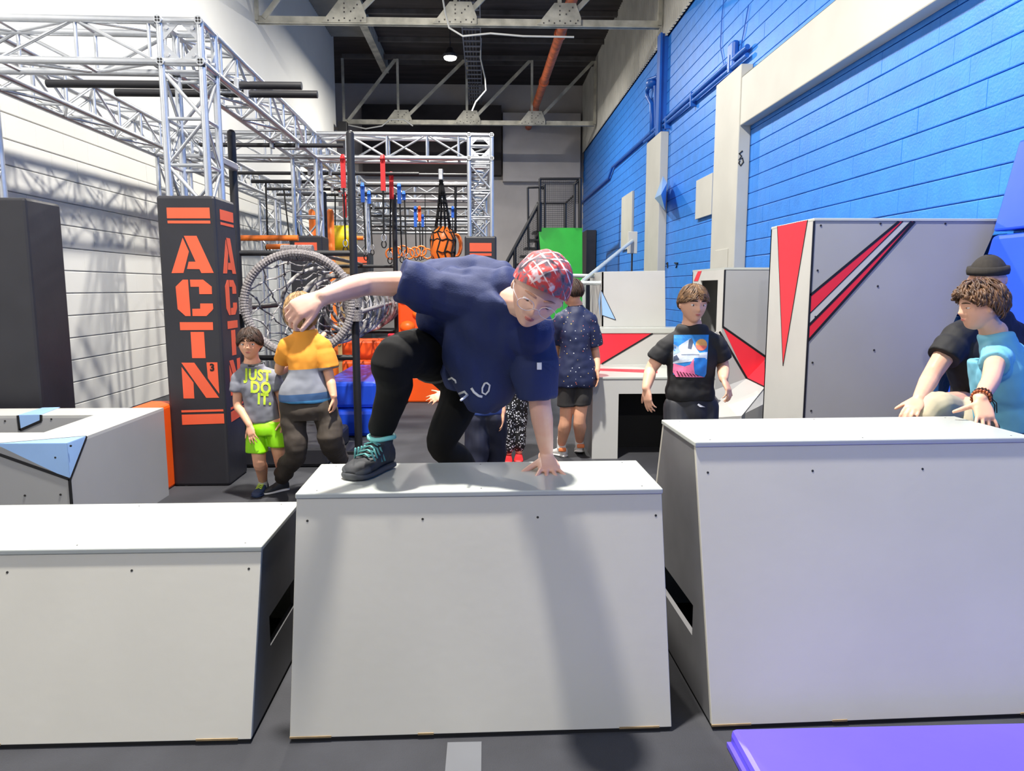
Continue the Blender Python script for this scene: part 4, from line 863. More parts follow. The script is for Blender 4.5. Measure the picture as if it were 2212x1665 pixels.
def sleeve(mb, a, b, r0, r1, n=18, flat=1.0, droop=0.):
    a, b = Vector(a), Vector(b); d = (b-a).normalized(); u = d.cross(V(0, 0, 1)); u = u.normalized() if u.length > .05 else V(1, 0, 0); w_ = u.cross(d); secs = []
    a = a-V(0, 0, .3*r0)
    for k in range(9):
        t = k/8; r = (r0+(r1-r0)*t)*(.72+.28*min(1, t/.4)); secs.append((a.lerp(b, t), u*r*flat, w_*r*(1+droop*t)))
    mb.loft(secs, n); mb.ball(a, r0*.74, 12)
def rings(secs, n=14):
    """smooth interpolation of (centre,u,v) rings"""
    out = []; m = len(secs)
    for i in range(m-1):
        for k in range(4):
            t = k/4
            def cr(j):
                g = lambda q: Vector(secs[min(max(q, 0), m-1)][j]); p0, p1, p2, p3 = g(i-1), g(i), g(i+1), g(i+2)
                return .5*((2*p1)+(p2-p0)*t+(2*p0-5*p1+4*p2-p3)*t*t+(3*p1-p0-3*p2+p3)*t**3)
            out.append((cr(0), cr(1), cr(2)))
    out.append(secs[-1]); return out
def rot_axes(fwd, up):
    f = Vector(fwd).normalized(); r = f.cross(Vector(up)).normalized(); u = r.cross(f); return Matrix((r, f, u)).transposed()
def head_pts(n=44, m_=30, fem=0.):
    vs = []; G = lambda v, s: math.exp(-(v/s)**2)
    for i in range(1, m_):
        th = math.pi*i/m_
        for k in range(n):
            a = 2*math.pi*k/n; x, y, z = math.sin(th)*math.cos(a), math.sin(th)*math.sin(a), math.cos(th)
            X, Y, Z = .71*x, .86*y, z; t = max(0, -z)
            X *= 1-.30*t**1.4; X *= 1+.03*max(0, z)*(1-z)
            if y < 0: Y *= 1-.4*t
            else: Y *= .94-.02*t
            Y += .24*t*t
            if y > 0:
                ax = abs(X)
                Y += .16*G(X, .105)*G(Z+.24, .105)+.075*G(X, .07)*G(Z+.06, .15)-.075*G(ax-.28, .13)*G(Z-.0, .09)+.035*G(Z-.17, .07)*G(X, .42)
                Y += .04*G(ax-.36, .18)*G(Z+.26, .18)+.05*G(X, .16)*G(Z+.5, .07)-.03*G(X, .2)*G(Z+.4, .05)-.025*G(X, .2)*G(Z+.62, .05)+.05*G(X, .2)*G(Z+.84, .12)
            vs.append(V(X, Y, Z))
    vs += [V(0, 0, 1), V(0, .3, -1)]; q = (m_-1)*n
    fs = [(i*n+k, (i+1)*n+k, (i+1)*n+(k+1) % n, i*n+(k+1) % n) for i in range(m_-2) for k in range(n)]
    fs += [(q, k, (k+1) % n) for k in range(n)]+[(q+1, (m_-2)*n+(k+1) % n, (m_-2)*n+k) for k in range(n)]
    return vs, fs
def head(mb, c, R, hh, neck):
    s = hh/2; vs, fs = head_pts(); mb.add([Vector(c)+R @ (v*s) for v in vs], fs)
    for sx in (-1, 1): mb.ball(Vector(c)+R @ (V(sx*.70, -.06, -.1)*s), (.07*s, .15*s, .21*s), 12, R @ Matrix.Rotation(sx*-.35, 3, 'Z'))
    a = Vector(c)+R @ (V(0, -.12, -.55)*s); limb(mb, [a, a.lerp(Vector(neck), .6), neck], [.44*s, .46*s, .56*s])
def face(root, body, c, R, hh, look=(0, 0), sk='skin', brow='brow', lids=.5, mouth=1., eyes=True):
    T = bvh(body); s = hh/2; c = Vector(c)
    def on(x, z):
        o_ = c+R @ (V(x, 2.2, z)*s); h = T.ray_cast(o_, -(R @ V(0, 1, 0))); return h[0] if h[0] else c+R @ (V(x, .85, z)*s)
    for sx in (-1, 1):
        p = on(sx*.29, 0); f_ = R @ V(0, 1, 0)
        if eyes:
            e = MB().ball(p-f_*.035*s, (.135*s, .075*s, .062*s*lids*2), 14, R).build('eye', 'eye_white', root, smooth=True)
            q = p+R @ (V(look[0]*.05, .028, look[1]*.03)*s); MB().ball(q-f_*.02*s, (.058*s, .035*s, .058*s*min(1, lids*2)), 10, R).build('iris', 'iris', e, smooth=True)
        MB().tube([on(sx*(.29+d*.15), .062*lids*2-.012-d*d*.05)+f_*.012*s for d in (-1, -.5, 0, .5, 1)], .016*s, 5).build('eyelid', sk, root, smooth=True)
        MB().tube([on(sx*(.28+d*.17), .215-.03*d*d-.012*d)+f_*.01*s for d in (-1, -.5, 0, .5, 1)], [.018*s, .032*s, .034*s, .028*s, .012*s], 6).build('eyebrow', brow, root, smooth=True)
    for z, r in ((-.485, .026), (-.535, .034)):
        MB().tube([on(d*.17*mouth, z+(.012*abs(d) if z > -.5 else .03*abs(d)**2))+R @ V(0, .004*s, 0) for d in (-1, -.5, 0, .5, 1)], [.008*s, r*s*.9, r*s, r*s*.9, .008*s], 6).build('lip', 'lip', root, smooth=True)
def hairline(az, fr, sd, bk):
    """az 0 = front, pi = back; height where the hair ends"""
    a = abs((az+math.pi) % (2*math.pi)-math.pi)
    if a < 1.2: t = a/1.2; t = t*t*(3-2*t); return fr+(sd-fr)*t
    t = min(1, (a-1.2)/1.0); t = t*t*(3-2*t); return sd+(bk-sd)*t
def hair(root, c, R, hh, m, fr=.42, sd=-.12, bk=-.6, n=190, vol=1.07, swirl=.5, thick=.055, seed=1, curl=0., fringe=.0, part=(.12, -.25)):
    rnd = random.Random(seed); s = hh/2; c = Vector(c); q = MB()
    def surf(az, z, k):
        z = max(-.95, min(.995, z)); r = math.sqrt(1-z*z); t = max(0, -z); X = .73*r*math.sin(az); Y = .88*r*math.cos(az)
        if Y < 0: Y *= 1-.25*t
        return V(X*(1-.12*t), Y, z*1.0)*k
    vs = []; na, nz = 36, 12
    for i in range(na):
        az = 2*math.pi*i/na; ze = hairline(az, fr, sd, bk)
        for j in range(nz+1): vs.append(c+R @ (surf(az, 1-(1-ze)*j/nz, vol*(1 if j < nz else .97))*s))
    q.add(vs, [(i*(nz+1)+j, ((i+1) % na)*(nz+1)+j, ((i+1) % na)*(nz+1)+j+1, i*(nz+1)+j+1) for i in range(na) for j in range(nz)])
    for k in range(n):
        az = rnd.uniform(0, 2*math.pi); z0 = rnd.uniform(.2, 1.0); ze = hairline(az, fr-fringe*rnd.random(), sd, bk)-rnd.uniform(0, .08)
        sw = swirl*rnd.uniform(.4, 1.2)*(1 if math.sin(az) > part[0] else -1); pts = []; L_ = min(1-ze, rnd.uniform(.5, 1.1)); z0 = max(z0, ze+.15)
        NP = 16 if curl else 7
        for j in range(NP):
            t = j/(NP-1); z = z0-(min(L_, z0-ze))*t; kk = vol*(1.0+.05*math.sin(t*math.pi)+rnd.uniform(-.012, .018)+curl*.05)
            p = surf(az+sw*t*.5, z, kk)
            if curl: p += V(math.cos(t*9+k)*curl*.075, math.sin(t*9+k*2)*curl*.075, math.sin(t*9+k)*curl*.06)
            pts.append(c+R @ (p*s))
        q.tube(pts, [thick*s*(.35+.65*math.sin(math.pi*min(1, (j+.6)/NP)))*(1 if j < NP-1 else .3) for j in range(NP)], 6)
    return q.build('hair', m, root, smooth=True, fix=False)
def hand(mb, w_, d, nb, s, th, curls=(.2, .25, .25, .25, .3), spread=.12, thumb=.9, tcurl=.2):
    """wrist, finger direction, back-of-hand normal, size, thumb side (+1/-1)"""
    w_, d, nb = Vector(w_), Vector(d).normalized(), Vector(nb).normalized(); nb = (nb-d*nb.dot(d)).normalized(); sd = d.cross(nb)*th
    mb.loft([(w_-d*.02*s, sd*.027*s, nb*.019*s), (w_+d*.015*s, sd*.031*s, nb*.018*s), (w_+d*.05*s, sd*.041*s, nb*.016*s), (w_+d*.085*s, sd*.041*s, nb*.0125*s), (w_+d*.097*s, sd*.036*s, nb*.008*s)], 16, 2.6)
    for i in range(4):
        off = (1.5-i)/1.5; p = w_+d*(.088-.005*abs(off+.3))*s+sd*off*.030*s; ang = off*spread; dd = (d*math.cos(ang)+sd*math.sin(ang)).normalized()
        ln = (.94, 1.05, .98, .78)[i]; ls = (.042*ln*s, .026*ln*s, .021*ln*s); pts = [p-dd*.012*s, p]; cu = curls[i+1]; a = 0
        for j, l in enumerate(ls):
            a += cu*(.8 if j == 0 else 1.1); v = dd*math.cos(a)-nb*math.sin(a); pts.append(pts[-1]+v*l)
        r = (.0088, .0090, .0086, .0078)[i]*s; mb.tube(pts, [r, r, r*.96, r*.9, r*.72], 10); mb.ball(pts[-1], r*.72, 8); mb.ball(pts[2], r*.98, 8); mb.ball(pts[3], r*.92, 8)
    p = w_+d*.028*s+sd*.026*s; dd = (d*math.cos(thumb)+sd*math.sin(thumb)-nb*.25).normalized(); p1 = p+dd*.038*s; d2 = (dd*math.cos(tcurl)+d*math.sin(tcurl)).normalized(); p2 = p1+d2*.03*s; p3 = p2+(d2*.9+d*.1*tcurl).normalized()*.024*s
    limb(mb, [p-dd*.012*s, p1, p2, p3], [.0145*s, .0115*s, .0100*s, .0078*s], 10)
def shirt_mb(neck, shL, shR, hem, hw_hem, hd_hem, hd_ch, bulge=1.0, nk=.07, hw_scale=.98, belly=0., hemdir=None):
    """torso shell from the hem up to the neck; shL/shR are the shoulder joints"""
    neck, shL, shR, hem = Vector(neck), Vector(shL), Vector(shR), Vector(hem); r = (shR-shL); half = r.length/2; r.normalize(); mid = (shL+shR)/2; ax = (mid-hem).normalized(); f = ax.cross(r).normalized()
    r2 = (r-ax*r.dot(ax)).normalized(); q = MB()
    if hemdir is not None: rh = Vector(hemdir).normalized()
    else: rh = r2
    fh = ax.cross(rh).normalized()
    mid = mid-V(0, 0, .012)
    secs = [(hem, rh*hw_hem, fh*hd_hem), (hem.lerp(mid, .22)+f*belly*0, rh.lerp(r2, .2)*(hw_hem*.98), fh*(hd_hem*1.0)), (hem.lerp(mid, .55), r2*(half*hw_scale*.92), f*hd_ch), (hem.lerp(mid, .84), r2*(half*hw_scale), f*hd_ch*.95), (mid.lerp(neck, .12), r*(half*.92), f*hd_ch*.72), (mid.lerp(neck, .5), r*(half*.68), f*hd_ch*.66), (mid.lerp(neck, .78), r*(half*.4+nk*.45), f*(nk*.9+hd_ch*.12)), (mid.lerp(neck, .9), r*nk*1.08, f*nk*1.06)]
    q.loft(rings(secs), 28, 2.3); yr = hd_ch*.56; tp = mid.lerp(neck, .62)-f*.0
    for sh_ in (shL, shR): limb(q, [tp+(sh_-mid)*.15-V(0, 0, yr*.55), tp.lerp(sh_, .5)-V(0, 0, yr*.5), sh_-V(0, 0, yr*.12), sh_-V(0, 0, yr*.8)], [yr, yr, yr, yr*.95], 16)
    nt_ = mid.lerp(neck, .9)
    for sh_ in (shL, shR): limb(q, [nt_-V(0, 0, nk*.98), nt_.lerp(sh_, .5)-V(0, 0, yr*.42), sh_-V(0, 0, yr*.18)], [nk*.92, yr*.95, yr*.95], 16)
    return q
def shoe(root, heel, toe, s, up=(0, 0, 1), m='shoe_dark', sole='shoe_sole', w_=1.0, name='shoe', high=1.0, lace=None, toecap=False):
    heel, toe, up = Vector(heel), Vector(toe), Vector(up).normalized(); d = (toe-heel); L_ = d.length; d.normalize(); r = d.cross(up).normalized(); up = r.cross(d)
    sec = [(0, .030, .065), (.1, .036, .085), (.28, .037, .088), (.45, .041, .066), (.62, .047, .045), (.8, .049, .034), (.93, .042, .026), (1.0, .02, .014)]; z0 = .013*s
    q = MB(); q.loft(rings([(heel+d*L_*t+up*(z0+h_*s*high*.5), r*b*s*w_, up*h_*s*high*.5) for t, b, h_ in sec]), 18, 2.6); sh = q.build(name, m, root, smooth=True)
    q = MB(); q.loft(rings([(heel+d*(L_*(t*1.03-.012))+up*.011*s, r*(b*1.05)*s*w_, up*.011*s) for t, b, h_ in sec]), 18, 3.2); q.build('sole', sole, sh, smooth=True)
    if lace:
        q = MB()
        for k in range(4): t = .4+.075*k; c = heel+d*L_*t+up*(z0+s*high*(.078-.2*(t-.38)*.62)); q.tube([c-r*.026*s+d*.012, c+up*.006*s, c+r*.026*s-d*.004], .0027*s, 6); q.tube([c+r*.026*s+d*.014, c+up*.007*s, c-r*.026*s-d*.004], .0027*s, 6)
        q.build('laces', lace, sh, smooth=True)
    if toecap:
        q = MB(); q.loft(rings([(heel+d*L_*t+up*(z0+h_*s*high*.48), r*b*s*w_*1.04, up*h_*s*high*.5) for t, b, h_ in sec if t > .75]), 18, 2.6); q.build('toe_cap', sole, sh, smooth=True)
        for sg in (-1, 1):
            q = MB()
            for k in range(4): t = .38+.08*k; c = heel+d*L_*t+up*(z0+.045*s*high)+r*sg*.041*s*w_; q.tube([c-up*.02*s, c+up*.026*s-r*sg*.012*s+d*.01], .0035*s, 6)
            q.build('eyestay', lace or sole, sh, smooth=True)
    return sh
def project(verts2, faces, O, U, W_, D, T, off=.002):
    """lay flat print on a garment"""
    O, U, W_, D = Vector(O), Vector(U), Vector(W_), Vector(D).normalized(); out = []
    for x, y in verts2:
        o_ = O+U*x+W_*y-D*.4; h = T.ray_cast(o_, D); out.append((h[0]-D*off) if h[0] else (O+U*x+W_*y))
    return out
def print_text(root, s, size, O, U, W_, D, T, m, bold=.0, name='print', squash=1.0):
    me = text_mesh(s, size, bold=bold); bm = bmesh.new(); bm.from_mesh(me); bmesh.ops.triangulate(bm, faces=bm.faces); bmesh.ops.subdivide_edges(bm, edges=bm.edges, cuts=2)
    bmesh.ops.triangulate(bm, faces=bm.faces); bm.verts.ensure_lookup_table(); v2 = [(v.co.x*squash, v.co.y) for v in bm.verts]; fs = [tuple(v.index for v in f.verts) for f in bm.faces]; bm.free()
    q = MB(); q.add(project(v2, fs, O, U, W_, D, T, .003), fs); return q.build(name, m, root, fix=False)
def print_poly(root, poly, O, U, W_, D, T, m, name='print', n=14, off=.003):
    """filled polygon in print space, tessellated on a grid"""
    bm = bmesh.new(); f = bm.faces.new([bm.verts.new((x, y, 0)) for x, y in poly]); xs = [p[0] for p in poly]; ys = [p[1] for p in poly]
    for i in range(1, n):
        x = min(xs)+(max(xs)-min(xs))*i/n; bmesh.ops.bisect_plane(bm, geom=bm.verts[:]+bm.edges[:]+bm.faces[:], plane_co=(x, 0, 0), plane_no=(1, 0, 0))
        y = min(ys)+(max(ys)-min(ys))*i/n; bmesh.ops.bisect_plane(bm, geom=bm.verts[:]+bm.edges[:]+bm.faces[:], plane_co=(0, y, 0), plane_no=(0, 1, 0))
    bm.verts.index_update(); v2 = [(v.co.x, v.co.y) for v in bm.verts]; fs = [tuple(v.index for v in f.verts) for f in bm.faces]; bm.free()
    q = MB(); q.add(project(v2, fs, O, U, W_, D, T, off), fs); return q.build(name, m, root, fix=False)
# ============================================================ the climber
def plaid():
    m = mat('plaid_cap', (200, 60, 60), .7, var=0); N, L, b = nodes_of(m); g = N.new('ShaderNodeTexCoord')
    mp = N.new('ShaderNodeMapping'); mp.inputs['Rotation'].default_value = (.3, .5, .2); L.new(g.outputs['Object'], mp.inputs[0])
    nz = N.new('ShaderNodeTexNoise'); nz.inputs['Scale'].default_value = 30; nz.inputs['Detail'].default_value = 6; L.new(mp.outputs[0], nz.inputs['Vector'])
    rp = N.new('ShaderNodeValToRGB'); L.new(nz.outputs[0], rp.inputs[0]); el = rp.color_ramp.elements
    for i, (p, c) in enumerate([(.3, (40, 34, 44)), (.43, (104, 90, 104)), (.5, (190, 58, 58)), (.57, (204, 60, 56)), (.66, (206, 190, 198))]):
        e = el[i] if i < 2 else el.new(p); e.position = p; e.color = (*lin(c), 1)
    last = rp.outputs[0]
    for ax, sc, col in (((1, .2, 0), 170, (236, 214, 212)), ((0, .3, 1), 150, (236, 210, 210)), ((.2, 1, 0), 120, (60, 44, 58))):
        d = N.new('ShaderNodeVectorMath'); d.operation = 'DOT_PRODUCT'; d.inputs[1].default_value = ax; L.new(mp.outputs[0], d.inputs[0])
        k = N.new('ShaderNodeMath'); k.operation = 'MULTIPLY'; k.inputs[1].default_value = sc; L.new(d.outputs['Value'], k.inputs[0])
        s_ = N.new('ShaderNodeMath'); s_.operation = 'SINE'; L.new(k.outputs[0], s_.inputs[0])
        n2 = N.new('ShaderNodeTexNoise'); n2.inputs['Scale'].default_value = 16; L.new(mp.outputs[0], n2.inputs['Vector']); ad = N.new('ShaderNodeMath'); ad.operation = 'MULTIPLY_ADD'; ad.inputs[1].default_value = 1.2; L.new(n2.outputs[0], ad.inputs[0]); L.new(s_.outputs[0], ad.inputs[2])
        mr = N.new('ShaderNodeMapRange'); mr.inputs[1].default_value = 1.5; mr.inputs[2].default_value = 1.62; L.new(ad.outputs[0], mr.inputs[0])
        mx = N.new('ShaderNodeMix'); mx.data_type = 'RGBA'; L.new(mr.outputs[0], mx.inputs[0]); L.new(last, mx.inputs[6]); mx.inputs[7].default_value = (*lin(col), 1); last = mx.outputs[2]
    L.new(last, b.inputs['Base Color'])
plaid()
AD = thing('person', 'climber in navy t-shirt, black leggings and plaid cap vaulting the middle box', 'person', tuple(PZ(800, 1000, .75)))
up0 = V(.40, 0, .917); th = math.radians(31); fw0 = V(.10, -1, 0).normalized(); HF = fw0*math.cos(th)-up0*math.sin(th); HU = up0*math.cos(th)+fw0*math.sin(th); HR = rot_axes(HF, HU)
HC = PY(1164, 628, 2.36); HH = .232; NK = PY(1098, 650, 2.55)
shR, shL = PY(938, 618, 2.66), PY(1160, 738, 2.58); el_R, wr_R = PY(795, 614, 2.60), PY(697, 642, 2.44); el_L, wr_L = PY(1166, 868, 2.60), PY(1180, 972, 2.70)
wr_L.z = .812; hipR, hipL = PY(945, 772, 3.06), PY(1010, 815, 3.06); knR, anR = PY(848, 778, 2.50), PY(824, 930, 2.68); knL = PY(955, 962, 2.98)
q = MB(); head(q, HC, HR, HH, NK)
limb(q, [NK, PY(1040, 690, 2.72), PY(985, 780, 3.0)], [.066, .08, .08]); limb(q, [shR, shL], [.042, .042])
limb(q, [shR, shR.lerp(el_R, .5)+V(0, 0, .004), el_R, el_R.lerp(wr_R, .35)+V(0, 0, .004), wr_R], [.05, .046, .040, .041, .027]); limb(q, [shL, shL.lerp(el_L, .5), el_L, el_L.lerp(wr_L, .35), wr_L], [.046, .045, .040, .041, .0265])
hand(q, wr_R+V(-.004, 0, -.002), PY(640, 668, 2.40)-wr_R, V(.15, -.75, .65), 1.02, -1, (.3, .75, .8, .85, .8), .1, .55, .3)
fl_ = V(-.05, -1, 0)
hand(q, V(wr_L.x, wr_L.y, .785), V(.06, -.95, -.28), V(0, -.15, 1), 1.04, 1, (.1, .02, .02, .02, .05), .42, 1.05, .05)
limb(q, [hipR, hipR.lerp(knR, .5)+V(0, 0, .02), knR, knR.lerp(anR, .35)+V(.018, .03, 0), knR.lerp(anR, .75)+V(.008, .01, 0), anR], [.07, .06, .045, .045, .038, .034]); limb(q, [hipL, knL], [.06, .04])
body = remesh(q, 'body', 'skin_pale', AD, .0042, 5); face(AD, body, HC, HR, HH, (-.3, -.6), 'skin_pale', 'brow_fair', .24, .8)
# leggings
q = MB(); limb(q, [hipR, hipR.lerp(knR, .5)+V(0, 0, .02), knR, knR.lerp(anR, .35)+V(.018, .03, 0), knR.lerp(anR, .75)+V(.008, .01, 0), anR+V(0, 0, .015)], [.112, .094, .070, .064, .053, .048], 18)
limb(q, [hipL, hipL.lerp(knL, .5), knL, PY(1000, 1005, 3.16), V(PY(1045, 1010, 3.4).x, 3.45, .22)], [.1, .08, .061, .057, .046], 18); limb(q, [hipR+V(0, .02, .02), hipL+V(0, .02, 0)], [.12, .12])
lg = remesh(q, 'leggings', 'legging', AD, .006, 6, [(.004, 14., 2.)])
ta = (knR-hipR).normalized(); tu = ta.cross(V(0, 0, 1)).normalized(); tv = tu.cross(ta)
q = MB().loft([(hipR+ta*(.0+.03*k)+V(0, 0, .004), tu*(.109-.001*k), tv*(.1155-.002*k)) for k in range(4)], 24); q.build('waistband', 'waistband', AD, smooth=True)
q = MB().loft([(hipR+ta*(-.06+.025*k)+V(0, 0, .01), tu*.112, tv*.122) for k in range(3)], 24); q.build('shirt_tail', 'navy_hem', AD, smooth=True)
# tee
q = MB(); sx_ = (shL-shR).normalized()
q.loft(rings([(PY(1100, 648, 2.52), sx_*.075, V(.0, .08, .02)), (PY(1075, 655, 2.57), sx_*.13, V(0, .1, .03)), (PY(1050, 676, 2.62), sx_*.178, V(0, .115, .03)), (PY(1050, 725, 2.66), sx_*.168, V(.02, .125, .02)), (PY(1048, 790, 2.72), V(.155, 0, -.035), V(0, .13, 0)), (PY(1045, 830, 2.74), V(.122, 0, -.03), V(0, .12, 0)), (PY(1042, 856, 2.75), V(.092, 0, -.015), V(0, .11, 0)), (PY(1040, 878, 2.76), V(.05, 0, 0), V(0, .09, 0))]), 30)
limb(q, [PY(905, 615, 2.62), PY(980, 640, 2.62), PY(1060, 655, 2.58)], [.062, .085, .085]); limb(q, [PY(985, 622, 2.68), PY(1085, 632, 2.58)], [.08, .075])
limb(q, [PY(925, 603, 2.72), PY(1000, 598, 2.76), PY(1075, 606, 2.68)], [.062, .078, .066])
q.loft(rings([(PY(1010, 640, 2.66), V(.1, 0, -.02), V(0, .1, .02)), (PY(975, 670, 2.74), V(.12, 0, .0), V(0, .12, .02)), (PY(968, 720, 2.88), V(.098, 0, .0), V(0, .14, 0)), (PY(985, 770, 2.95), V(.1, 0, -.02), V(0, .15, 0)), (PY(1010, 840, 2.9), V(.085, 0, -.02), V(0, .12, 0))]), 26)
sleeve(q, PY(968, 632, 2.64), PY(866, 603, 2.60), .082, .066, droop=.12); sleeve(q, PY(905, 625, 2.6), PY(880, 628, 2.59), .05, .045)
sleeve(q, shL+V(-.015, .01, .02), PY(1160, 857, 2.60), .088, .068); limb(q, [PY(1040, 655, 2.62), PY(1140, 715, 2.56)], [.085, .085])
tee = remesh(q, 'tshirt', 'navy_tee', AD, .006, 9, [(.016, 7., 3., (1., 1., .5)), (.010, 17., 1., (1.3, 1, .45))])
T = bvh(tee)
# sleeve hems, side tag
c_ = NK.lerp(HC, .22); q = MB(); d_ = (HC-NK).normalized(); u_ = d_.orthogonal().normalized(); w2 = d_.cross(u_)
q.tube([c_-d_*.045+(u_*math.cos(a*.393)+w2*math.sin(a*.393))*.066 for a in range(16)], .011, 8, closed=True); q.build('collar', 'navy_tee', AD, smooth=True)
a = PY(1192, 830, 2.5); h_ = T.ray_cast(PY(1190, 832, 2.0), V(0, 1, 0)); p = h_[0] if h_[0] else a; MB().box((p.x-.004, p.y-.006, p.z-.012), (p.x+.012, p.y+.004, p.z+.012)).build('side_tag', 'white_print', AD)
# printed letters near the hem (crumpled, partly hidden in the folds)
def strok(pts, w_=.008):
    P = [PY(x, y, 2.45) for x, y in pts]; v = []
    for p in P: d = ray(*(0, 0)) if 0 else (p-EYE).normalized(); h_ = T.ray_cast(EYE, d); v.append((h_[0]-d*.003) if h_[0] else p)
    return v
q = MB()
for pts, w_ in (([(969, 819), (976, 816), (984, 822), (985, 827)], .004), ([(992, 850), (1004, 846), (1010, 853), (996, 864)], .0045), ([(1018, 838), (1024, 847), (1034, 855), (1042, 857)], .005), ([(1047, 828), (1042, 838), (1042, 848), (1049, 852), (1056, 844), (1058, 832), (1052, 827), (1047, 828)], .0036)):
    q.tube(strok(pts), w_, 6)
q.build('printed_letters', 'white_print', AD, smooth=True)
# plaid cap
s = HH/2; q = MB(); vs = []; na, nz = 48, 16
for i in range(na):
    a = 2*math.pi*i/na; x, y = math.sin(a), math.cos(a); ze = .10+.36*y
    for j in range(nz+1):
        z = ze+(1-ze)*math.sin(j/nz*math.pi/2); r = math.sqrt(max(0, 1-z*z)); k = 1.125+.05*math.sin(j/nz*math.pi)+.015*math.sin(a*7+j*.8)*math.sin(j/nz*3.14)
        if y < 0: k += .06*(-y)*math.sin(min(1, j/nz*1.4)*math.pi)
        vs.append(HC+HR @ (V(.74*r*x*k, .9*r*y*k+(.04 if y > 0 else 0), z*k*1.02)*s))
q.add(vs, [(i*(nz+1)+j, ((i+1) % na)*(nz+1)+j, ((i+1) % na)*(nz+1)+j+1, i*(nz+1)+j+1) for i in range(na) for j in range(nz)])
cap = q.build('plaid_cap', 'plaid_cap', AD, smooth=True, fix=False, origin=HC)
# glasses
T2 = bvh(body); gl = []
def onf(x, z, k=.01): o_ = HC+HR @ (V(x, 2.2, z)*s); h_ = T2.ray_cast(o_, -(HR @ V(0, 1, 0))); return (h_[0] if h_[0] else HC+HR @ (V(x, .86, z)*s))+HR @ V(0, k, 0)
gq = MB(); yb = max((HR.transposed() @ (onf(x, 0)-HC)).y for x in (-.3, 0, .3))
for sx in (-1, 1): gq.tube([HC+HR @ V((sx*.32+.235*math.cos(a*.314))*s, yb+.006, (-.0+.175*math.sin(a*.314))*s) for a in range(20)], .0013, 6, closed=True); gq.tube([HC+HR @ V(sx*.55*s, yb+.006, .02*s), HC+HR @ V(sx*.74*s, yb*.55, .02*s), HC+HR @ V(sx*.74*s, -.05*s, .0)], .0012, 6)
gq.tube([HC+HR @ V(-.11*s, yb+.012, .0), HC+HR @ V(0, yb+.017, .04*s), HC+HR @ V(.11*s, yb+.012, .0)], .0013, 6); gq.build('glasses', 'clear_frame', AD, smooth=True)
# shoes
hl, to = PZ(842, 988, .752), PZ(762, 1016, .752); hl.z = to.z = .752
dsh = (to-hl).normalized(); hl = V(anR.x, anR.y, .752)-dsh*.05+V(0, .0, 0); hl = hl+dsh*.012; to = hl+dsh*.225
shoe(AD, hl, to, 1.12, m='shoe_dark', lace='lace_teal', high=1.05, w_=1.03, toecap=True)
q = MB(); limb(q, [hl+dsh*.06+V(0, 0, .06), V(anR.x, anR.y, .865)], [.046, .044]); remesh(q, 'shoe_collar', 'shoe_dark', AD, .006, 3)
q = MB(); q.tube([V(anR.x, anR.y, .872)+V(math.cos(a*.393)*.046, math.sin(a*.393)*.046, .003*math.sin(a)) for a in range(16)], .009, 8, closed=True); q.build('sock_cuff', 'mint', AD, smooth=True)
p = V(PY(1045, 1010, 3.4).x, 3.45, .2); shoe(AD, p+V(0, .1, -.12), p+V(.0, -.12, -.18), 1.05)
# ============================================================ the children and the seated man
def lmt(a, b, t, o=(0, 0, 0)): return Vector(a).lerp(Vector(b), t)+Vector(o)
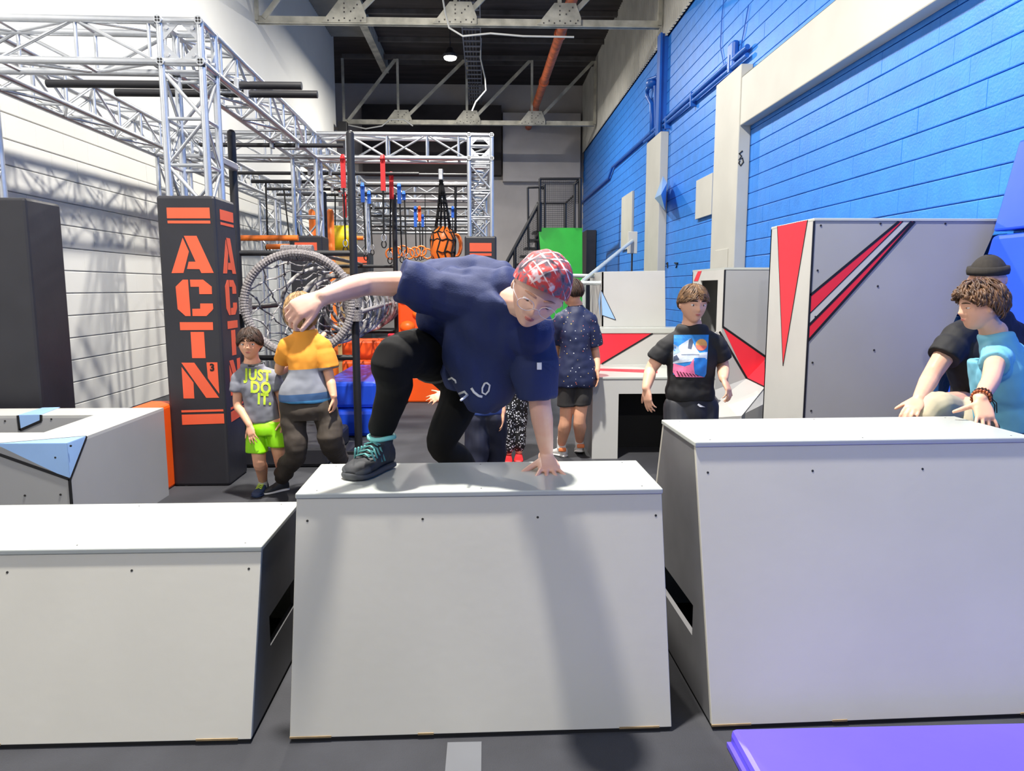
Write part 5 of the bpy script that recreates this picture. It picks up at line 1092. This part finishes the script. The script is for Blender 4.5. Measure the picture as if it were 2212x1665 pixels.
# ---------- boy in grey tee and lime shorts, standing left
def boy_grey():
    Y = 4.86; P = lambda x, y, dy=0: PY(x, y, Y+dy)
    fR, fL = PZ(566, 1066, 0), V(*PZ(606, 1055, 0)); t = thing('person', 'small boy in grey t-shirt with lime print and lime shorts beside the lettered pylon', 'person', (fR.x, fR.y, 0))
    hc = P(540, 741); R = rot_axes((.10, -1, -.04), (0, 0, 1)); hh = .205; nk = P(545, 785, .02); shA, shB = P(517, 816, .03), P(590, 813, .03)
    elA, wrA = P(513, 872, .02), P(539, 918, -.06); elB, wrB = P(608, 860, .05), P(612, 905, .0); hA, hB = P(555, 915, .03), P(590, 912, .03); kA, kB = P(560, 995, -.01), P(604, 985, .05); aA, aB = V(fR.x, fR.y+.03, .085), V(fL.x, fL.y+.05, .085)
    q = MB(); head(q, hc, R, hh, nk); trunk(q, [nk, P(553, 850, .04), P(572, 910, .04)], [.06, .085, .08]); limb(q, [shA, shB], [.04, .04])
    limb(q, [shA, elA, lmt(elA, wrA, .4), wrA], [.038, .029, .028, .02]); limb(q, [shB, elB, lmt(elB, wrB, .4), wrB], [.038, .029, .028, .02])
    hand(q, wrA, P(545, 945, -.09)-wrA, V(-.3, -.9, .1), .74, 1, (.2, .15, .2, .25, .3), .16, .8); hand(q, wrB, V(.02, 0, -1), V(.9, -.4, 0), .72, 1, (.2, .4, .4, .4, .4))
    limb(q, [hA, kA, lmt(kA, aA, .35, (0, .015, 0)), aA], [.06, .043, .044, .028]); limb(q, [hB, kB, lmt(kB, aB, .35, (0, .015, 0)), aB], [.06, .043, .044, .028])
    b = remesh(q, 'body', 'skin_warm', t, .0048, 4); face(t, b, hc, R, hh, (-.2, 0), 'skin_warm', 'hair_brown', .62, .85)
    hair(t, hc, R, hh, 'hair_brown', .50, -.12, -.58, 460, 1.07, .8, .032, 4, fringe=.3)
    q = shirt_mb(nk+V(0, 0, .012), shA, shB, P(569, 908, .04), .118, .085, .085, nk=.061); sleeve(q, lmt(shA, elA, -.05), lmt(shA, elA, .52, (-.004, 0, 0)), .054, .052); sleeve(q, lmt(shB, elB, -.05), lmt(shB, elB, .55), .054, .05)
    sh = remesh(q, 'tshirt', 'grey_tee', t, .0055, 10, [(.010, 9., 5., (1, 1, .4)), (.004, 24., 2.)])
    q = MB(); q.tube([nk+V(math.cos(a*.393)*.062, math.sin(a*.393)*.06, .002+.012*math.sin(a*.393)) for a in range(16)], .0085, 8, closed=True); q.build('collar', 'char_collar', t, smooth=True)
    T = bvh(sh); U, W_ = V(.99, 0, -.08), V(.06, 0, 1)
    for s_, x, y, sz in (('JUST', 557, 811, .098), ('DO', 563, 838, .104), ('IT.', 571, 863, .098)): print_text(t, s_, sz, P(x, y, -.12), U, W_, P(x, y, -.12)-EYE, T, 'lime_print', .0044, 'slogan', .8)
    q = MB(); q.loft(rings([(P(571, 905, .04), V(.108, 0, 0), V(0, .078, 0)), (P(572, 920, .03), V(.118, 0, 0), V(0, .088, 0)), (P(574, 936, .03), V(.118, 0, 0), V(0, .085, 0))]), 24)
    for h_, k_, e in ((hA, kA, P(556, 976, .0)), (hB, kB, P(602, 962, .03))): q.loft(rings([(lmt(h_, e, -.05), V(.062, 0, 0), V(0, .07, 0)), (lmt(h_, e, .5), V(.068, 0, 0), V(0, .072, 0)), (e, V(.072, 0, 0), V(0, .07, 0))]), 20)
    remesh(q, 'shorts', 'lime', t, .0055, 4, [(.009, 12., 7., (1, 1, .4))])
    for a_, f_, d_ in ((aA, fR, V(-.12, -1, 0)), (aB, fL, V(.1, -1, 0))):
        d_ = d_.normalized(); h0 = V(a_.x, a_.y, 0)-d_*.045; shoe(t, h0, h0+d_*.175, .78, m='shoe_navy', sole='shoe_navy', lace='lime_print'); q = MB(); limb(q, [V(a_.x, a_.y, .05), V(a_.x, a_.y, .115)], [.034, .031]); q.build('sock', 'sock_grey', t, smooth=True)
boy_grey()
# ---------- child seen from behind in the orange, grey and blue tee
def boy_orange():
    Y = 4.72; P = lambda x, y, dy=0: PY(x, y, Y+dy)
    z0 = P(660, 772).z; z1 = P(660, 824).z; ramp_mat('band_tee', [(P(0, 890).z-.05, (70, 140, 190)), (z1-.045, (58, 92, 136)), (z1+.0, (140, 143, 152)), (z0, (238, 156, 48)), (P(0, 700).z+.1, (0, 0, 0))], (-.06, 0, 1))
    f1, f2 = PZ(606, 1062, 0), V(*PZ(735, 1020, 0)); t = thing('person', 'child seen from behind in orange, grey and blue panel t-shirt and dark baggy trousers', 'person', (f1.x, f1.y, 0))
    hc = P(650, 676); R = rot_axes((-.25, 1, -.05), (0, 0, 1)); hh = .23; nk = P(660, 712, .02); shA, shB = P(621, 747, .0), P(695, 747, .02)
    elB, wrB = P(712, 815, .0), P(721, 856, -.06); elA, wrA = P(603, 800, .1), P(630, 790, .22); hA, hB = P(632, 872, .02), P(690, 870, .02); kA, kB = P(640, 975, -.02), P(715, 955, .02)
    q = MB(); head(q, hc, R, hh, nk); trunk(q, [nk, P(660, 790, .04), P(662, 855, .05)], [.06, .085, .07]); limb(q, [shA, shB], [.042, .042])
    limb(q, [shB, elB, lmt(elB, wrB, .4), wrB], [.04, .031, .031, .022]); limb(q, [shA, elA, wrA], [.04, .03, .021]); hand(q, wrB, V(.05, .3, -1), V(.95, -.2, 0), .78, 1, (.2, .5, .5, .5, .5)); hand(q, wrA, V(.5, .6, .5), V(-.5, .6, .2), .75, 1, (.3, .5, .5, .5, .5))
    a = P(700, 722, .18); limb(q, [P(690, 735, .1), a], [.02, .018]); 
    limb(q, [hA+V(0, .03, .03), kA+V(0, .02, 0), V(f1.x, f1.y+.03, .08)], [.022, .022, .028]); limb(q, [hB+V(0, .03, .03), kB+V(0, .02, 0), V(f2.x, f2.y+.03, .08)], [.022, .022, .028])
    remesh(q, 'body', 'skin_warm', t, .0048, 4)
    hair(t, hc, R, hh, 'hair_blond', .3, -.62, -.94, 340, 1.2, .6, .05, 11)
    q = shirt_mb(nk+V(0, 0, .01), shA, shB, P(661, 865, .02), .166, .118, .1, nk=.064, hw_scale=1.06); sleeve(q, lmt(shB, elB, -.1), lmt(shB, elB, .72, (.004, 0, 0)), .066, .066); sleeve(q, lmt(shA, elA, -.1), lmt(shA, elA, .6), .06, .055)
    remesh(q, 'tshirt', 'band_tee', t, .0055, 10, [(.012, 6., 9., (1, 1, .5)), (.003, 22., 3.)])
    q = MB(); q.loft(rings([(P(660, 856, .02), V(.146, 0, 0), V(0, .096, 0)), (P(660, 885, .02), V(.158, 0, 0), V(0, .112, 0)), (P(660, 905, .02), V(.155, 0, 0), V(0, .108, 0))]), 26)
    limb(q, [hA, lmt(hA, kA, .5), kA, lmt(kA, V(f1.x, f1.y, .1), .6), V(f1.x+.01, f1.y+.03, .1)], [.084, .078, .07, .062, .054], 18); limb(q, [hB, lmt(hB, kB, .5, (.02, 0, 0)), kB, lmt(kB, V(f2.x, f2.y, .1), .6), V(f2.x, f2.y+.03, .1)], [.086, .084, .076, .068, .056], 18)
    remesh(q, 'trousers', 'khaki_dark', t, .006, 4, [(.010, 9., 2., (.6, .6, 1.8)), (.003, 26., 4.)])
    for f_, d_ in ((f1, V(-.7, -.6, 0)), (f2, V(.3, .9, 0))): d_ = d_.normalized(); h0 = V(f_.x, f_.y+.02, 0)-d_*.05; shoe(t, h0, h0+d_*.19, .82, m='shoe_dark', sole='shoe_white')
boy_orange()
# ---------- child in the dotted navy tee walking away
def boy_dots():
    Y = 5.93; P = lambda x, y, dy=0: PY(x, y, Y+dy)
    f1, f2 = PZ(1213, 986, 0), PZ(1253, 984, 0); t = thing('person', 'child walking away in dotted navy t-shirt and dark shorts beside the stepped platform', 'person', (f1.x, f1.y, 0))
    hc = P(1236, 630); R = rot_axes((-.75, .66, -.1), (0, 0, 1)); hh = .215; nk = P(1243, 659, .02); shA, shB = P(1213, 692), P(1271, 690)
    elB, wrB = P(1287, 765, .03), P(1290, 800, -.08); elA, wrA = P(1200, 760, .1), P(1215, 800, .22); hA, hB = P(1228, 835, .0), P(1258, 835, .0); kA, kB = P(1222, 905, .02), P(1252, 905, -.02); aA, aB = V(f1.x, f1.y+.02, .1), V(f2.x, f2.y+.04, .12)
    q = MB(); head(q, hc, R, hh, nk); trunk(q, [nk, P(1243, 760, .02), P(1243, 840, .02)], [.06, .1, .1]); limb(q, [shA, shB], [.045, .045]); limb(q, [shB, elB, wrB], [.042, .034, .023]); limb(q, [shA, elA, wrA], [.042, .034, .023]); hand(q, wrB, V(.1, -.1, -1), V(1, 0, 0), .78, -1)
    hand(q, wrA, V(-.3, .6, -.4), V(-1, 0, .2), .78, 1)
    limb(q, [hA, kA, lmt(kA, aA, .35, (0, -.015, 0)), aA], [.07, .05, .055, .033]); limb(q, [hB, kB, lmt(kB, aB, .35, (0, -.015, 0)), aB], [.07, .05, .055, .033])
    remesh(q, 'body', 'skin_warm', t, .0055, 4); hair(t, hc, R, hh, 'hair_brown', .48, .02, -.42, 300, 1.04, .3, .03, 21)
    q = shirt_mb(nk+V(0, 0, .01), shA, shB, P(1245, 832, .01), .175, .135, .12, nk=.058, hw_scale=1.2); sleeve(q, lmt(shB, elB, -.1), lmt(shB, elB, .75), .075, .072); sleeve(q, lmt(shA, elA, -.1), lmt(shA, elA, .7), .075, .07)
    remesh(q, 'tshirt', 'dot_tee', t, .0065, 10, [(.014, 8., 1., (1, 1, .4)), (.005, 20., 3.)])
    q = MB()
    for h_, e in ((hA, P(1224, 876, .01)), (hB, P(1255, 874, -.01))): q.loft(rings([(h_+V(0, 0, .05), V(.08, 0, 0), V(0, .1, 0)), (lmt(h_, e, .5), V(.082, 0, 0), V(0, .095, 0)), (e, V(.078, 0, 0), V(0, .088, 0))]), 20)
    remesh(q, 'shorts', 'short_dark', t, .0065, 4, [(.008, 12., 7.)])
    for a_, d_, z in ((aA, V(-.5, .6, 0), 0), (aB, V(.1, 1, -.25), .02)):
        d_ = d_.normalized(); h0 = V(a_.x, a_.y, z)-d_*.05; q = MB(); limb(q, [V(a_.x, a_.y, .06+z), V(a_.x, a_.y, .155+z)], [.038, .037]); q.build('sock', 'sock_white', t, smooth=True); s_ = shoe(t, h0, h0+d_*.2, .86, m='shoe_white', sole='shoe_white'); MB().box((a_.x-.03, a_.y-.07, .05+z), (a_.x+.035, a_.y-.045, .085+z)).build('heel_patch', 'shoe_orange', s_, bevel=.01)
boy_dots()
# ---------- boy in black tee with landscape print
def boy_black():
    Y = 4.15; P = lambda x, y, dy=0: PY(x, y, Y+dy)
    t = thing('person', 'boy in black t-shirt with mountain print walking towards the viewer', 'person', (P(1490, 900).x, Y, 0))
    hc = P(1497, 655); R = rot_axes((.16, -1, -.12), (.02, 0, 1)); hh = .212; nk = P(1494, 702, .03); shA, shB = P(1439, 747, .03), P(1549, 744, .03)
    elA, wrA = P(1407, 796, .05), P(1396, 838, -.03); elB, wrB = P(1562, 793, .05), P(1563, 818, -.12); hA, hB = P(1462, 880, .03), P(1522, 880, .03); g1, g2 = V(P(1455, 900).x, Y-.1, .09), V(P(1520, 900).x, Y+.18, .09); kA, kB = V(P(1458, 900).x, Y-.12, .43), V(P(1522, 900).x, Y, .43)
    q = MB(); head(q, hc, R, hh, nk); trunk(q, [nk, P(1493, 790, .03), P(1492, 880, .03)], [.062, .1, .1]); limb(q, [shA, shB], [.045, .045])
    limb(q, [shA, lmt(shA, elA, .5), elA, lmt(elA, wrA, .4), wrA], [.046, .042, .035, .036, .025]); limb(q, [shB, lmt(shB, elB, .5), elB, lmt(elB, wrB, .4), wrB], [.046, .042, .035, .036, .025])
    hand(q, wrA, V(.12, -.15, -1), V(-.85, -.5, 0), .84, 1, (.2, .2, .25, .3, .35), .1, .75); hand(q, wrB, V(.22, -.5, -.75), V(.75, -.6, .45), .84, -1, (.3, .45, .5, .5, .5), .1, .6)
    limb(q, [hA, kA, g1], [.05, .04, .03]); limb(q, [hB, kB, g2], [.05, .04, .03])
    b = remesh(q, 'body', 'skin', t, .0046, 4); face(t, b, hc, R, hh, (.1, -.2), 'skin', 'hair_brown', .5, .85)
    hair(t, hc, R, hh, 'hair_light', .52, .06, -.4, 480, 1.06, .9, .03, 31, fringe=.27)
    q = shirt_mb(nk+V(0, 0, .014), shA, shB, P(1491, 852, .03), .135, .1, .098, nk=.064, hw_scale=1.0); sleeve(q, lmt(shA, elA, -.08), lmt(shA, elA, .62, (-.004, 0, 0)), .062, .06); sleeve(q, lmt(shB, elB, -.08), lmt(shB, elB, .66), .062, .058)
    q.loft(rings([(P(1491, 862, .03), V(.135, 0, 0), V(0, .1, 0)), (P(1491, 845, .03), V(.142, 0, 0), V(0, .106, 0)), (P(1491, 830, .03), V(.13, 0, 0), V(0, .098, 0))]), 26)
    sh = remesh(q, 'tshirt', 'black_tee', t, .0055, 10, [(.009, 9., 15., (1, 1, .5)), (.004, 24., 2.)]); T = bvh(sh)
    # landscape print: sky, snowy slope, sun, sea, pink terraces
    for n_, c in (('p_sky', (40, 132, 210)), ('p_snow', (196, 206, 222)), ('p_cloud', (150, 176, 206)), ('p_rock', (72, 84, 110)), ('p_sun', (240, 116, 92)), ('p_sun2', (226, 168, 96)), ('p_sea', (34, 120, 206)), ('p_pink', (228, 112, 156)), ('p_dark', (96, 26, 56))): mat(n_, c, .6, var=.12, vs=30)
    def pr(poly, m, off): print_poly(t, [(x, -y) for x, y in poly], P(1491, 768, -.12), V(.00258, 0, 0), V(0, 0, .00258), P(1491, 768, -.12)-EYE, T, m, 'landscape_print', 12, off)
    pr([(-38, -46), (40, -46), (37, 40), (33, 48), (-37, 42)], 'p_sky', .0025); pr([(-38, -12), (-20, -26), (0, -38), (10, -20), (20, -6), (38, -8), (37, 8), (10, 12), (-38, 18)], 'p_snow', .0032); pr([(-38, -26), (-28, -20), (-22, -8), (-37, -2)], 'p_cloud', .0038); pr([(-4, -35), (2, -39), (6, -30), (2, -14), (-6, -16)], 'p_rock', .0038); pr([(-37, 2), (-30, -2), (-24, 8), (-38, 14)], 'p_rock', .0038)
    pr([(24+13*math.cos(k*.45), -24+13*math.sin(k*.45)) for k in range(14)], 'p_sun2', .0042); pr([(24+13*math.cos(k*.32+.2), -24+13*math.sin(k*.32+.2)) for k in range(10)], 'p_sun', .0046); pr([(9, 5), (34, 5), (37, 14), (34, 46), (10, 40)], 'p_sea', .0042)
    pr([(-37, 17), (-12, 24), (0, 20), (8, 6), (9, 28), (12, 42), (33, 48), (-30, 47), (-38, 36)], 'p_pink', .0046)
    for k in range(7): pr([(-30+k*7, 34+k*1.2), (-27+k*7, 34+k*1.2), (-20+k*7, 46), (-24+k*7, 46)], 'p_dark', .0052)
    pr([(-20, -3), (20, -3), (20, -2), (-20, -2)], 'p_rock', .0052)
    q = MB(); q.loft(rings([(P(1491, 855, .03), V(.128, 0, 0), V(0, .09, 0)), (P(1491, 885, .03), V(.135, 0, 0), V(0, .1, 0)), (P(1491, 905, .03), V(.135, 0, 0), V(0, .098, 0))]), 24)
    limb(q, [hA, lmt(hA, kA, .5), kA, lmt(kA, g1, .6), g1+V(0, 0, .02)], [.08, .078, .066, .055, .045], 16); limb(q, [hB, lmt(hB, kB, .5), kB, lmt(kB, g2, .6), g2+V(0, 0, .02)], [.08, .078, .066, .055, .045], 16)
    pt = remesh(q, 'trousers', 'track_pant', t, .006, 4, [(.008, 12., 5., (1, 1, .5))]); T = bvh(pt)
    h_ = T.ray_cast(P(1480, 864, -1), V(0, 1, 0)); 
    if h_[0]: MB().box((h_[0].x-.008, h_[0].y-.012, h_[0].z-.006), (h_[0].x+.008, h_[0].y+.006, h_[0].z+.008)).build('drawcord_tip', 'white_print', t, bevel=.003)
    print_poly(t, [(-6, 1), (-4, 3), (-1, 1), (7, -3), (-2, -2)], P(1530, 884, -.2), V(.004, 0, 0), V(0, 0, .004), (0, 1, 0), T, 'white_print', 'swoosh_mark', 4)
    d_ = V(.1, -1, 0).normalized()
    for g in (g1, g2): h0 = V(g.x, g.y, 0)-d_*.05; shoe(t, h0, h0+d_*.21, .9, m='shoe_dark', sole='shoe_white')
boy_black()
# ---------- curly boy in the light blue tee leaning on the tallest box
def boy_curly():
    Y = 3.28; P = lambda x, y, dy=0: PY(x, y, Y+dy)
    t = thing('person', 'curly-haired boy in light blue t-shirt leaning a hand on the tallest vault box', 'person', (P(2160, 900).x, Y+.05, 0))
    hc = P(2118, 660, -.02); R = rot_axes((-1, .12, -.14), (-.06, 0, 1)); hh = .212; nk = P(2146, 718, .0); shA, shB = P(2152, 772, -.11), P(2185, 762, .16)
    elA = P(2140, 822, -.30); wrA = PY(2118, 862, 2.82); elB, wrB = P(2222, 830, .2), P(2205, 890, .1); hip = P(2180, 900, .02); fa, fb = V(hip.x-.08, Y-.05, 0), V(hip.x+.08, Y+.15, 0)
    q = MB(); head(q, hc, R, hh, nk); trunk(q, [nk, P(2165, 810, .02), hip], [.065, .1, .1]); limb(q, [shA, shB], [.042, .042])
    limb(q, [shA, lmt(shA, elA, .5), elA, lmt(elA, wrA, .4), wrA], [.044, .040, .036, .034, .024]); limb(q, [shB, elB, wrB], [.044, .034, .024])
    hand(q, wrA, V(-.12, -.62, -.78), V(-.1, -.75, .65), .93, 1, (.2, .08, .15, .5, .25), .34, 1.25, .0)
    for s_, f_ in ((-1, fa), (1, fb)): limb(q, [hip+V(.06*s_, 0, -.04), V(f_.x, f_.y-.02, .42), V(f_.x, f_.y, .09)], [.07, .05, .034])
    b = remesh(q, 'body', 'skin', t, .0044, 4); face(t, b, hc, R, hh, (0, 0), 'skin', 'hair_light', .32, .8)
    hair(t, hc, R, hh, 'hair_curl', .55, .12, -.5, 380, 1.11, .4, .046, 41, curl=1.0, fringe=.05)
    q = shirt_mb(nk+V(.005, 0, .008), shA, shB, P(2182, 915, .02), .14, .14, .112, nk=.065, hw_scale=1.05, hemdir=(.5, .85, 0)); q.loft(rings([(P(2160, 780, .02), V(.125, 0, 0), V(0, .13, 0)), (P(2172, 850, .02), V(.135, 0, 0), V(0, .14, 0)), (P(2182, 925, .02), V(.14, 0, 0), V(0, .14, 0))]), 26)
    sleeve(q, lmt(shA, elA, -.5, (.02, .03, .0)), lmt(shA, elA, .3), .062, .058); sleeve(q, lmt(shB, elB, -.1), lmt(shB, elB, .6), .064, .06); remesh(q, 'tshirt', 'sky_tee', t, .0055, 10, [(.010, 8., 25., (1, 1, .4)), (.004, 22., 2.)])
    q = MB(); limb(q, [hip+V(-.05, 0, -.02), V(fa.x, fa.y-.02, .42), V(fa.x, fa.y, .12)], [.1, .07, .05]); limb(q, [hip+V(.05, 0, -.02), V(fb.x, fb.y-.02, .42), V(fb.x, fb.y, .12)], [.1, .07, .05]); remesh(q, 'trousers', 'track_pant', t, .007, 4)
    for f_ in (fa, fb): shoe(t, f_+V(.05, 0, 0), f_+V(-.17, 0, 0), .88)
    # bead bracelets with loose cord ends
    d_ = (wrA-elA).normalized(); u = d_.orthogonal().normalized(); w2 = d_.cross(u); c0 = lmt(elA, wrA, .9)
    for k in range(4):
        q = MB(); n = 18
        for a in range(n): an = 2*math.pi*a/n; q.ball(c0+d_*(.011*(k-1.5))+(u*math.cos(an)+w2*math.sin(an))*(.031+.002*(k % 2)), .0062, 6)
        q.build('bracelet', 'bead' if k != 1 else 'rope_black', t, smooth=True)
    a = c0+V(.03, -.01, -.0); q = MB(); q.tube([a, a+V(.012, -.012, -.03), a+V(.008, -.018, -.075)], .0022, 5); q.tube([a, a+V(.018, -.012, -.02), a+V(.02, -.016, -.06)], .0022, 5); q.build('bracelet_cord', 'rope_black', t)
boy_curly()
# ---------- seated man in black tee and beanie
def man():
    Y = 3.85; P = lambda x, y, dy=0: PY(x, y, Y+dy)
    t = thing('person', 'seated man in black beanie, black t-shirt and khaki trousers before the blue mats', 'person', (P(2120, 900).x, Y, 0))
    hc = P(2133, 601, .0); R = rot_axes((-.62, -.78, -.12), (0, 0, 1)); hh = .235; nk = P(2140, 668, .04); shA, shB = P(2066, 726, -.02), P(2203, 726, .12)
    elA, wrA = P(2015, 806, -.08), P(1985, 862, -.28); hand_d = P(1966, 890, -.36)-wrA; hip = P(2125, 880, .12); kn = P(1990, 905, -.30); elB, wrB = P(2232, 820, .1), P(2200, 900, -.05)
    q = MB(); head(q, hc, R, hh, nk); trunk(q, [nk, P(2130, 800, .08), hip], [.075, .13, .13]); limb(q, [shA, shB], [.06, .06]); limb(q, [shA, lmt(shA, elA, .5), elA, lmt(elA, wrA, .35), wrA], [.06, .054, .046, .046, .031]); limb(q, [shB, elB, wrB], [.06, .045, .03])
    hand(q, wrA, hand_d, V(-.35, -.6, .75), 1.02, 1, (.2, .3, .35, .4, .45), .1, .6); 
    an = V(kn.x-.03, kn.y-.02, .1); limb(q, [hip, kn, an], [.09, .06, .045]); k2 = P(2080, 915, -.2); an2 = V(k2.x, k2.y-.05, .1); limb(q, [hip+V(.1, 0, 0), k2, an2], [.09, .06, .045])
    b = remesh(q, 'body', 'skin', t, .0055, 4); face(t, b, hc, R, hh, (0, 0), 'skin', 'hair_brown', .4, .8)
    q = shirt_mb(nk+V(0, 0, .015), shA, shB, P(2118, 868, .06), .17, .13, .13, nk=.075, hw_scale=1.05); sleeve(q, lmt(shA, elA, -.08), lmt(shA, elA, .58), .088, .086); sleeve(q, lmt(shB, elB, -.08), lmt(shB, elB, .58), .088, .086)
    remesh(q, 'tshirt', 'black_tee', t, .0065, 10, [(.012, 8., 35., (1, 1, .5)), (.005, 20., 2.)])
    q = MB(); limb(q, [hip+V(-.02, 0, -.02), lmt(hip, kn, .5), kn, an+V(0, 0, .03)], [.125, .1, .078, .06], 18); limb(q, [hip+V(.1, 0, -.02), lmt(hip, k2, .5, (.06, 0, 0)), k2, an2+V(0, 0, .03)], [.125, .1, .078, .06], 18); remesh(q, 'trousers', 'khaki', t, .0065, 4, [(.008, 11., 2.)])
    s = hh/2; q = MB(); vs = []; na, nz = 40, 12
    for i in range(na):
        a = 2*math.pi*i/na; x, y = math.sin(a), math.cos(a)
        for j in range(nz+1): z = .30+.74*math.sin(j/nz*math.pi/2); r = math.sqrt(max(0, 1-min(1, (z/1.05))**2)); vs.append(hc+R @ (V(.80*r*x, .98*r*y, z*1.02)*s))
    q.add(vs, [(i*(nz+1)+j, ((i+1) % na)*(nz+1)+j, ((i+1) % na)*(nz+1)+j+1, i*(nz+1)+j+1) for i in range(na) for j in range(nz)]); bn = q.build('beanie', 'beanie', t, smooth=True, fix=False)
    q = MB(); q.loft([(hc+R @ (V(0, .0, z)*s), R @ V(.78*k*s, 0, 0), R @ V(0, .94*k*s, 0)) for z, k in ((.22, .96), (.2, 1.06), (.36, 1.1), (.54, 1.06), (.56, .9))], 36); q.build('cuff', 'beanie', bn, smooth=True)
    for f_ in (an, an2): shoe(t, V(f_.x+.03, f_.y+.05, 0), V(f_.x-.08, f_.y-.19, 0), 1.1)
man()
# ---------- two children mostly hidden behind the climber
def hidden_navy():
    Y = 4.7; P = lambda x, y, dy=0: PY(x, y, Y+dy)
    t = thing('person', 'child in navy shirt and dark trousers half hidden behind the climber\'s hanging leg', 'person', (P(1050, 990).x, Y, 0)); c = P(1046, 900).x
    hc = V(c-.02, Y, 1.13); R = rot_axes((.2, 1, -.1), (0, 0, 1)); nk = V(c-.02, Y, 1.0); shA, shB = V(c-.13, Y, .96), V(c+.12, Y, .96); elA, wrA = V(c-.26, Y-.02, .82), P(962, 852, -.1); elB, wrB = P(1080, 845), P(1086, 890, -.04); fa, fb = V(c-.05, Y-.02, 0), V(c+.07, Y+.08, 0)
    q = MB(); head(q, hc, R, .2, nk); trunk(q, [nk, V(c, Y, .6)], [.06, .09]); limb(q, [shA, shB], [.04, .04]); limb(q, [shA, elA, wrA], [.038, .03, .021]); limb(q, [shB, elB, wrB], [.038, .03, .021]); hand(q, wrA, P(944, 858, -.12)-wrA, V(.1, -.8, .6), .74, 1, (.2, .2, .2, .25, .3), .2); hand(q, wrB, V(.0, -.1, -1), V(1, 0, 0), .74, -1)
    for f_ in (fa, fb): limb(q, [V(f_.x, Y, .55), V(f_.x, f_.y, .3), V(f_.x, f_.y, .08)], [.06, .042, .03])
    remesh(q, 'body', 'skin_warm', t, .0055, 4); hair(t, hc, R, .2, 'hair_brown', .4, -.2, -.6, 80, 1.06, .4, .05, 51)
    q = shirt_mb(nk, shA, shB, P(1048, 893), .13, .09, .09, nk=.05); sleeve(q, lmt(shA, elA, -.1), lmt(shA, elA, .6), .05, .05); sleeve(q, lmt(shB, elB, -.1), lmt(shB, elB, .6), .05, .05); remesh(q, 'tshirt', 'navy_hem', t, .0065, 10, [(.008, 9., 5.)])
    q = MB(); limb(q, [V(fa.x+.01, Y, .58), V(fa.x, fa.y, .32), V(fa.x, fa.y, .1)], [.085, .075, .055]); limb(q, [V(fb.x-.01, Y, .58), V(fb.x, fb.y, .32), V(fb.x, fb.y, .1)], [.085, .075, .055]); remesh(q, 'trousers', 'navy_pant', t, .0065, 4, [(.012, 12., 5.)])
    for f_ in (fa, fb): shoe(t, f_+V(0, -.05, 0), f_+V(.02, .13, 0), .78)
hidden_navy()
def hidden_glitter():
    Y = 5.9; P = lambda x, y, dy=0: PY(x, y, Y+dy)
    t = thing('person', 'child in red top and sparkly black trousers behind the climber\'s supporting arm', 'person', (P(1108, 990).x, Y, 0)); c = P(1110, 830).x
    hc = V(c, Y, 1.2); R = rot_axes((.1, 1, -.1), (0, 0, 1)); nk = V(c, Y, 1.07); shA, shB = V(c-.12, Y, 1.02), V(c+.12, Y, 1.02); wrA, wrB = P(1088, 838, .08), P(1130, 832, -.04); elA, elB = V(c-.15, Y+.05, .84), V(c+.13, Y, .82); fa, fb = V(c-.045, Y, 0), V(c+.045, Y+.03, 0)
    q = MB(); head(q, hc, R, .2, nk); trunk(q, [nk, V(c, Y, .66)], [.055, .08]); limb(q, [shA, shB], [.04, .04]); limb(q, [shA, elA, wrA], [.036, .028, .02]); limb(q, [shB, elB, wrB], [.036, .028, .02]); hand(q, wrB, V(0, -.1, -1), V(1, 0, 0), .76, -1); hand(q, wrA, V(0, .2, -1), V(-1, 0, 0), .76, 1)
    for f_ in (fa, fb): limb(q, [V(f_.x, Y, .6), V(f_.x, f_.y, .32), V(f_.x, f_.y, .08)], [.055, .04, .03])
    remesh(q, 'body', 'skin_warm', t, .006, 4); hair(t, hc, R, .2, 'hair_brown', .4, -.2, -.9, 80, 1.06, .4, .05, 61)
    q = shirt_mb(nk, shA, shB, P(1110, 832), .12, .085, .085, nk=.05); sleeve(q, lmt(shA, elA, -.1), lmt(shA, elA, .6), .048, .046); sleeve(q, lmt(shB, elB, -.1), lmt(shB, elB, .6), .048, .046); remesh(q, 'tshirt', 'strap_red', t, .007, 10, [(.008, 9., 5.)])
    q = MB(); limb(q, [V(fa.x+.005, Y, .62), V(fa.x, fa.y, .34), V(fa.x, fa.y, .12)], [.078, .066, .046]); limb(q, [V(fb.x-.005, Y, .62), V(fb.x, fb.y, .34), V(fb.x, fb.y, .12)], [.078, .066, .046]); remesh(q, 'trousers', 'glitter', t, .007, 4, [(.01, 12., 5.)])
    for f_ in (fa, fb): shoe(t, f_+V(0, .06, 0), f_+V(-.01, -.12, 0), .78, m='shoe_red', sole='shoe_red')
hidden_glitter()
